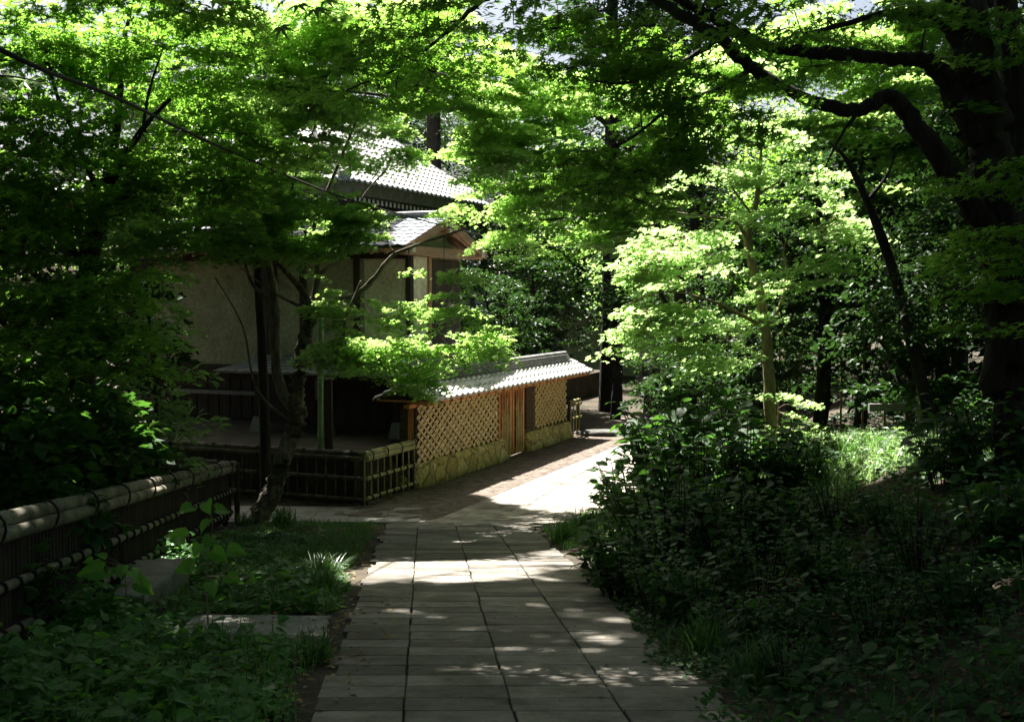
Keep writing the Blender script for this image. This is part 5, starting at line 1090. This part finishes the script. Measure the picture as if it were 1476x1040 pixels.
cover('ground_cover_herbs', '', (-5, -.8, 3.5, 17.9, lambda x, y: LE(x, y) & fencex(x, y) & slabz(x, y) & (y < 12 + 4 * (x < -2.6))), 26000, 'ov', .052, .16, 201, 'herb')
cover('ground_cover_broadleaf', '', (-4.6, -1.2, 3.5, 11.5, lambda x, y: LE(x + .12, y) & fencex(x, y) & slabz(x, y)), 3600, 'heart', .085, .30, 202, 'herb', .7)
cover('ground_cover_by_fence', '', (-4.2, -2.7, 4, 14, lambda x, y: fencex(x - .06, y) & (x < -1.9 - .106 * y) & slabz(x, y)), 2600, 'big', .085, .5, 208, 'herb', .6)
cover('ground_cover_right', '', (.9, 7.5, 4, 14, lambda x, y: RE(x, y)), 36000, 'ov', .05, .18, 203, 'shrub')
cover('ground_cover_right_broadleaf', '', (1.3, 7, 4.5, 12.5, lambda x, y: RE(x - .12, y)), 3600, 'big', .095, .28, 204, 'shrub', .7)
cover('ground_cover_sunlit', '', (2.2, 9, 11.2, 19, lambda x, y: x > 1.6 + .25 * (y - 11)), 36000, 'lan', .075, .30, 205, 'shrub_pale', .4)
cover('moss_patches', '', (-5, -1.9, 12, 18.3, lambda x, y: LE(x, y) & fencex(x, y)), 9000, 'rh', .022, .02, 206, 'herb', .8)
cover('ground_cover_wood', '', (5, 16, 14, 34, lambda x, y: x > 3.9 + (y - 17) * .42), 16000, 'ov', .10, .3, 207, 'evergreen')
# wedge of grass right of the bend and short grass
def grass_field(name, region, n, h, seed, wd=.003, mat='grass'):
    r = RG(seed); x0, x1, y0, y1, f = region; q = np.stack([r.uniform(x0, x1, n * 3), r.uniform(y0, y1, n * 3)], -1); q = q[f(q[:, 0], q[:, 1])][:n]; n = len(q); a = r.uniform(0, 6.28, n); L = h * r.uniform(.5, 1.3, n); le = r.uniform(.1, .7, n)
    b = np.stack([q[:, 0], q[:, 1], ground(q[:, 0], q[:, 1])], -1); d = np.stack([np.cos(a), np.sin(a), 0 * a], -1); s_ = np.stack([-np.sin(a), np.cos(a), 0 * a], -1) * wd
    m1 = b + d * (le * L * .3)[:, None] + np.stack([0 * L, 0 * L, L * .55], -1); tp = b + d * (le * L)[:, None] + np.stack([0 * L, 0 * L, L * (1 - .3 * le)], -1)
    V = np.stack([b - s_, b + s_, m1 + s_, m1 - s_, tp], 1).reshape(-1, 3); i = np.arange(n)[:, None] * 5
    mb = MB(); mb.add(V, np.concatenate([i + [0, 1, 2], i + [0, 2, 3], i + [3, 2, 4]])); return tag(mb.build(name, M[mat]), kind='stuff')
grass_field('short_grass', (.2, 3.2, 14.5, 24, lambda x, y: (x > 1.76 - .077 * y) & np.where(y > 17.3, sn(x, y)[1] > 4.05, True)), 12000, .14, 301)
grass_field('mixed_grass', (-4, -.9, 4.5, 10, lambda x, y: LE(x - .05, y) & fencex(x, y) & slabz(x, y)), 900, .24, 304, .004)
grass_field('mixed_grass', (1, 6, 4.5, 11, lambda x, y: RE(x - .05, y)), 700, .26, 305, .004)
grass_field('short_grass', (-4, -1.8, 9.5, 18.2, lambda x, y: LE(x, y) & fencex(x, y)), 9000, .12, 302)
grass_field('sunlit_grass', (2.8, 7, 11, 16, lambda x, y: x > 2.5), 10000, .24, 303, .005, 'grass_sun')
# fallen leaves
def litter(name, n, f, seed, tpl='ov', size=.035, zf=None, mat='dead_leaf'):
    r = RG(seed); q = f(r, n); a = r.uniform(0, 6.28, n); z = np.array([zf(x, y) for x, y in q]) + .008
    mb = MB(); scatter(mb, tpl, np.stack([q[:, 0], q[:, 1], z], -1), np.stack([r.normal(0, .25, n), r.normal(0, .25, n), np.ones(n)], -1), np.stack([np.cos(a), np.sin(a), 0 * a], -1), size * r.uniform(.5, 1.3, n)); return tag(mb.build(name, M[mat]), kind='stuff')
def strip(r, n):
    s_ = r.uniform(-2, 12, n); m = np.clip(r.exponential(.5, n), .05, 1.6); p = W0 + s_[:, None] * TV + m[:, None] * NV; return p
litter('fallen_leaves', 2600, strip, 401, zf=lambda x, y: pz(y) + .012)
litter('fallen_leaves', 260, lambda r, n: np.stack([r.uniform(-1.3, 1.3, n), r.uniform(5, 18, n)], -1) * [1, 1] - [[.4, 0]], 402, zf=lambda x, y: pz(y), tpl='m5', size=.028)
litter('fallen_twig_leaves', 700, lambda r, n: np.stack([r.uniform(-3.2, -.9, n), r.uniform(4.5, 10.5, n)], -1), 405, zf=lambda x, y: float(ground(x, y)) + .05 if LE(x, y) else pz(y), size=.05)
litter('fallen_leaves', 1500, lambda r, n: np.stack([r.uniform(-4.2, -1.6, n), r.uniform(11, 18.2, n)], -1), 403, zf=lambda x, y: float(ground(x, y)) + .01, size=.045)
litter('fallen_leaves', 900, lambda r, n: np.stack([r.uniform(1.6, 6, n), r.uniform(5, 12, n)], -1), 404, zf=lambda x, y: float(ground(x, y)) + .02, size=.06)
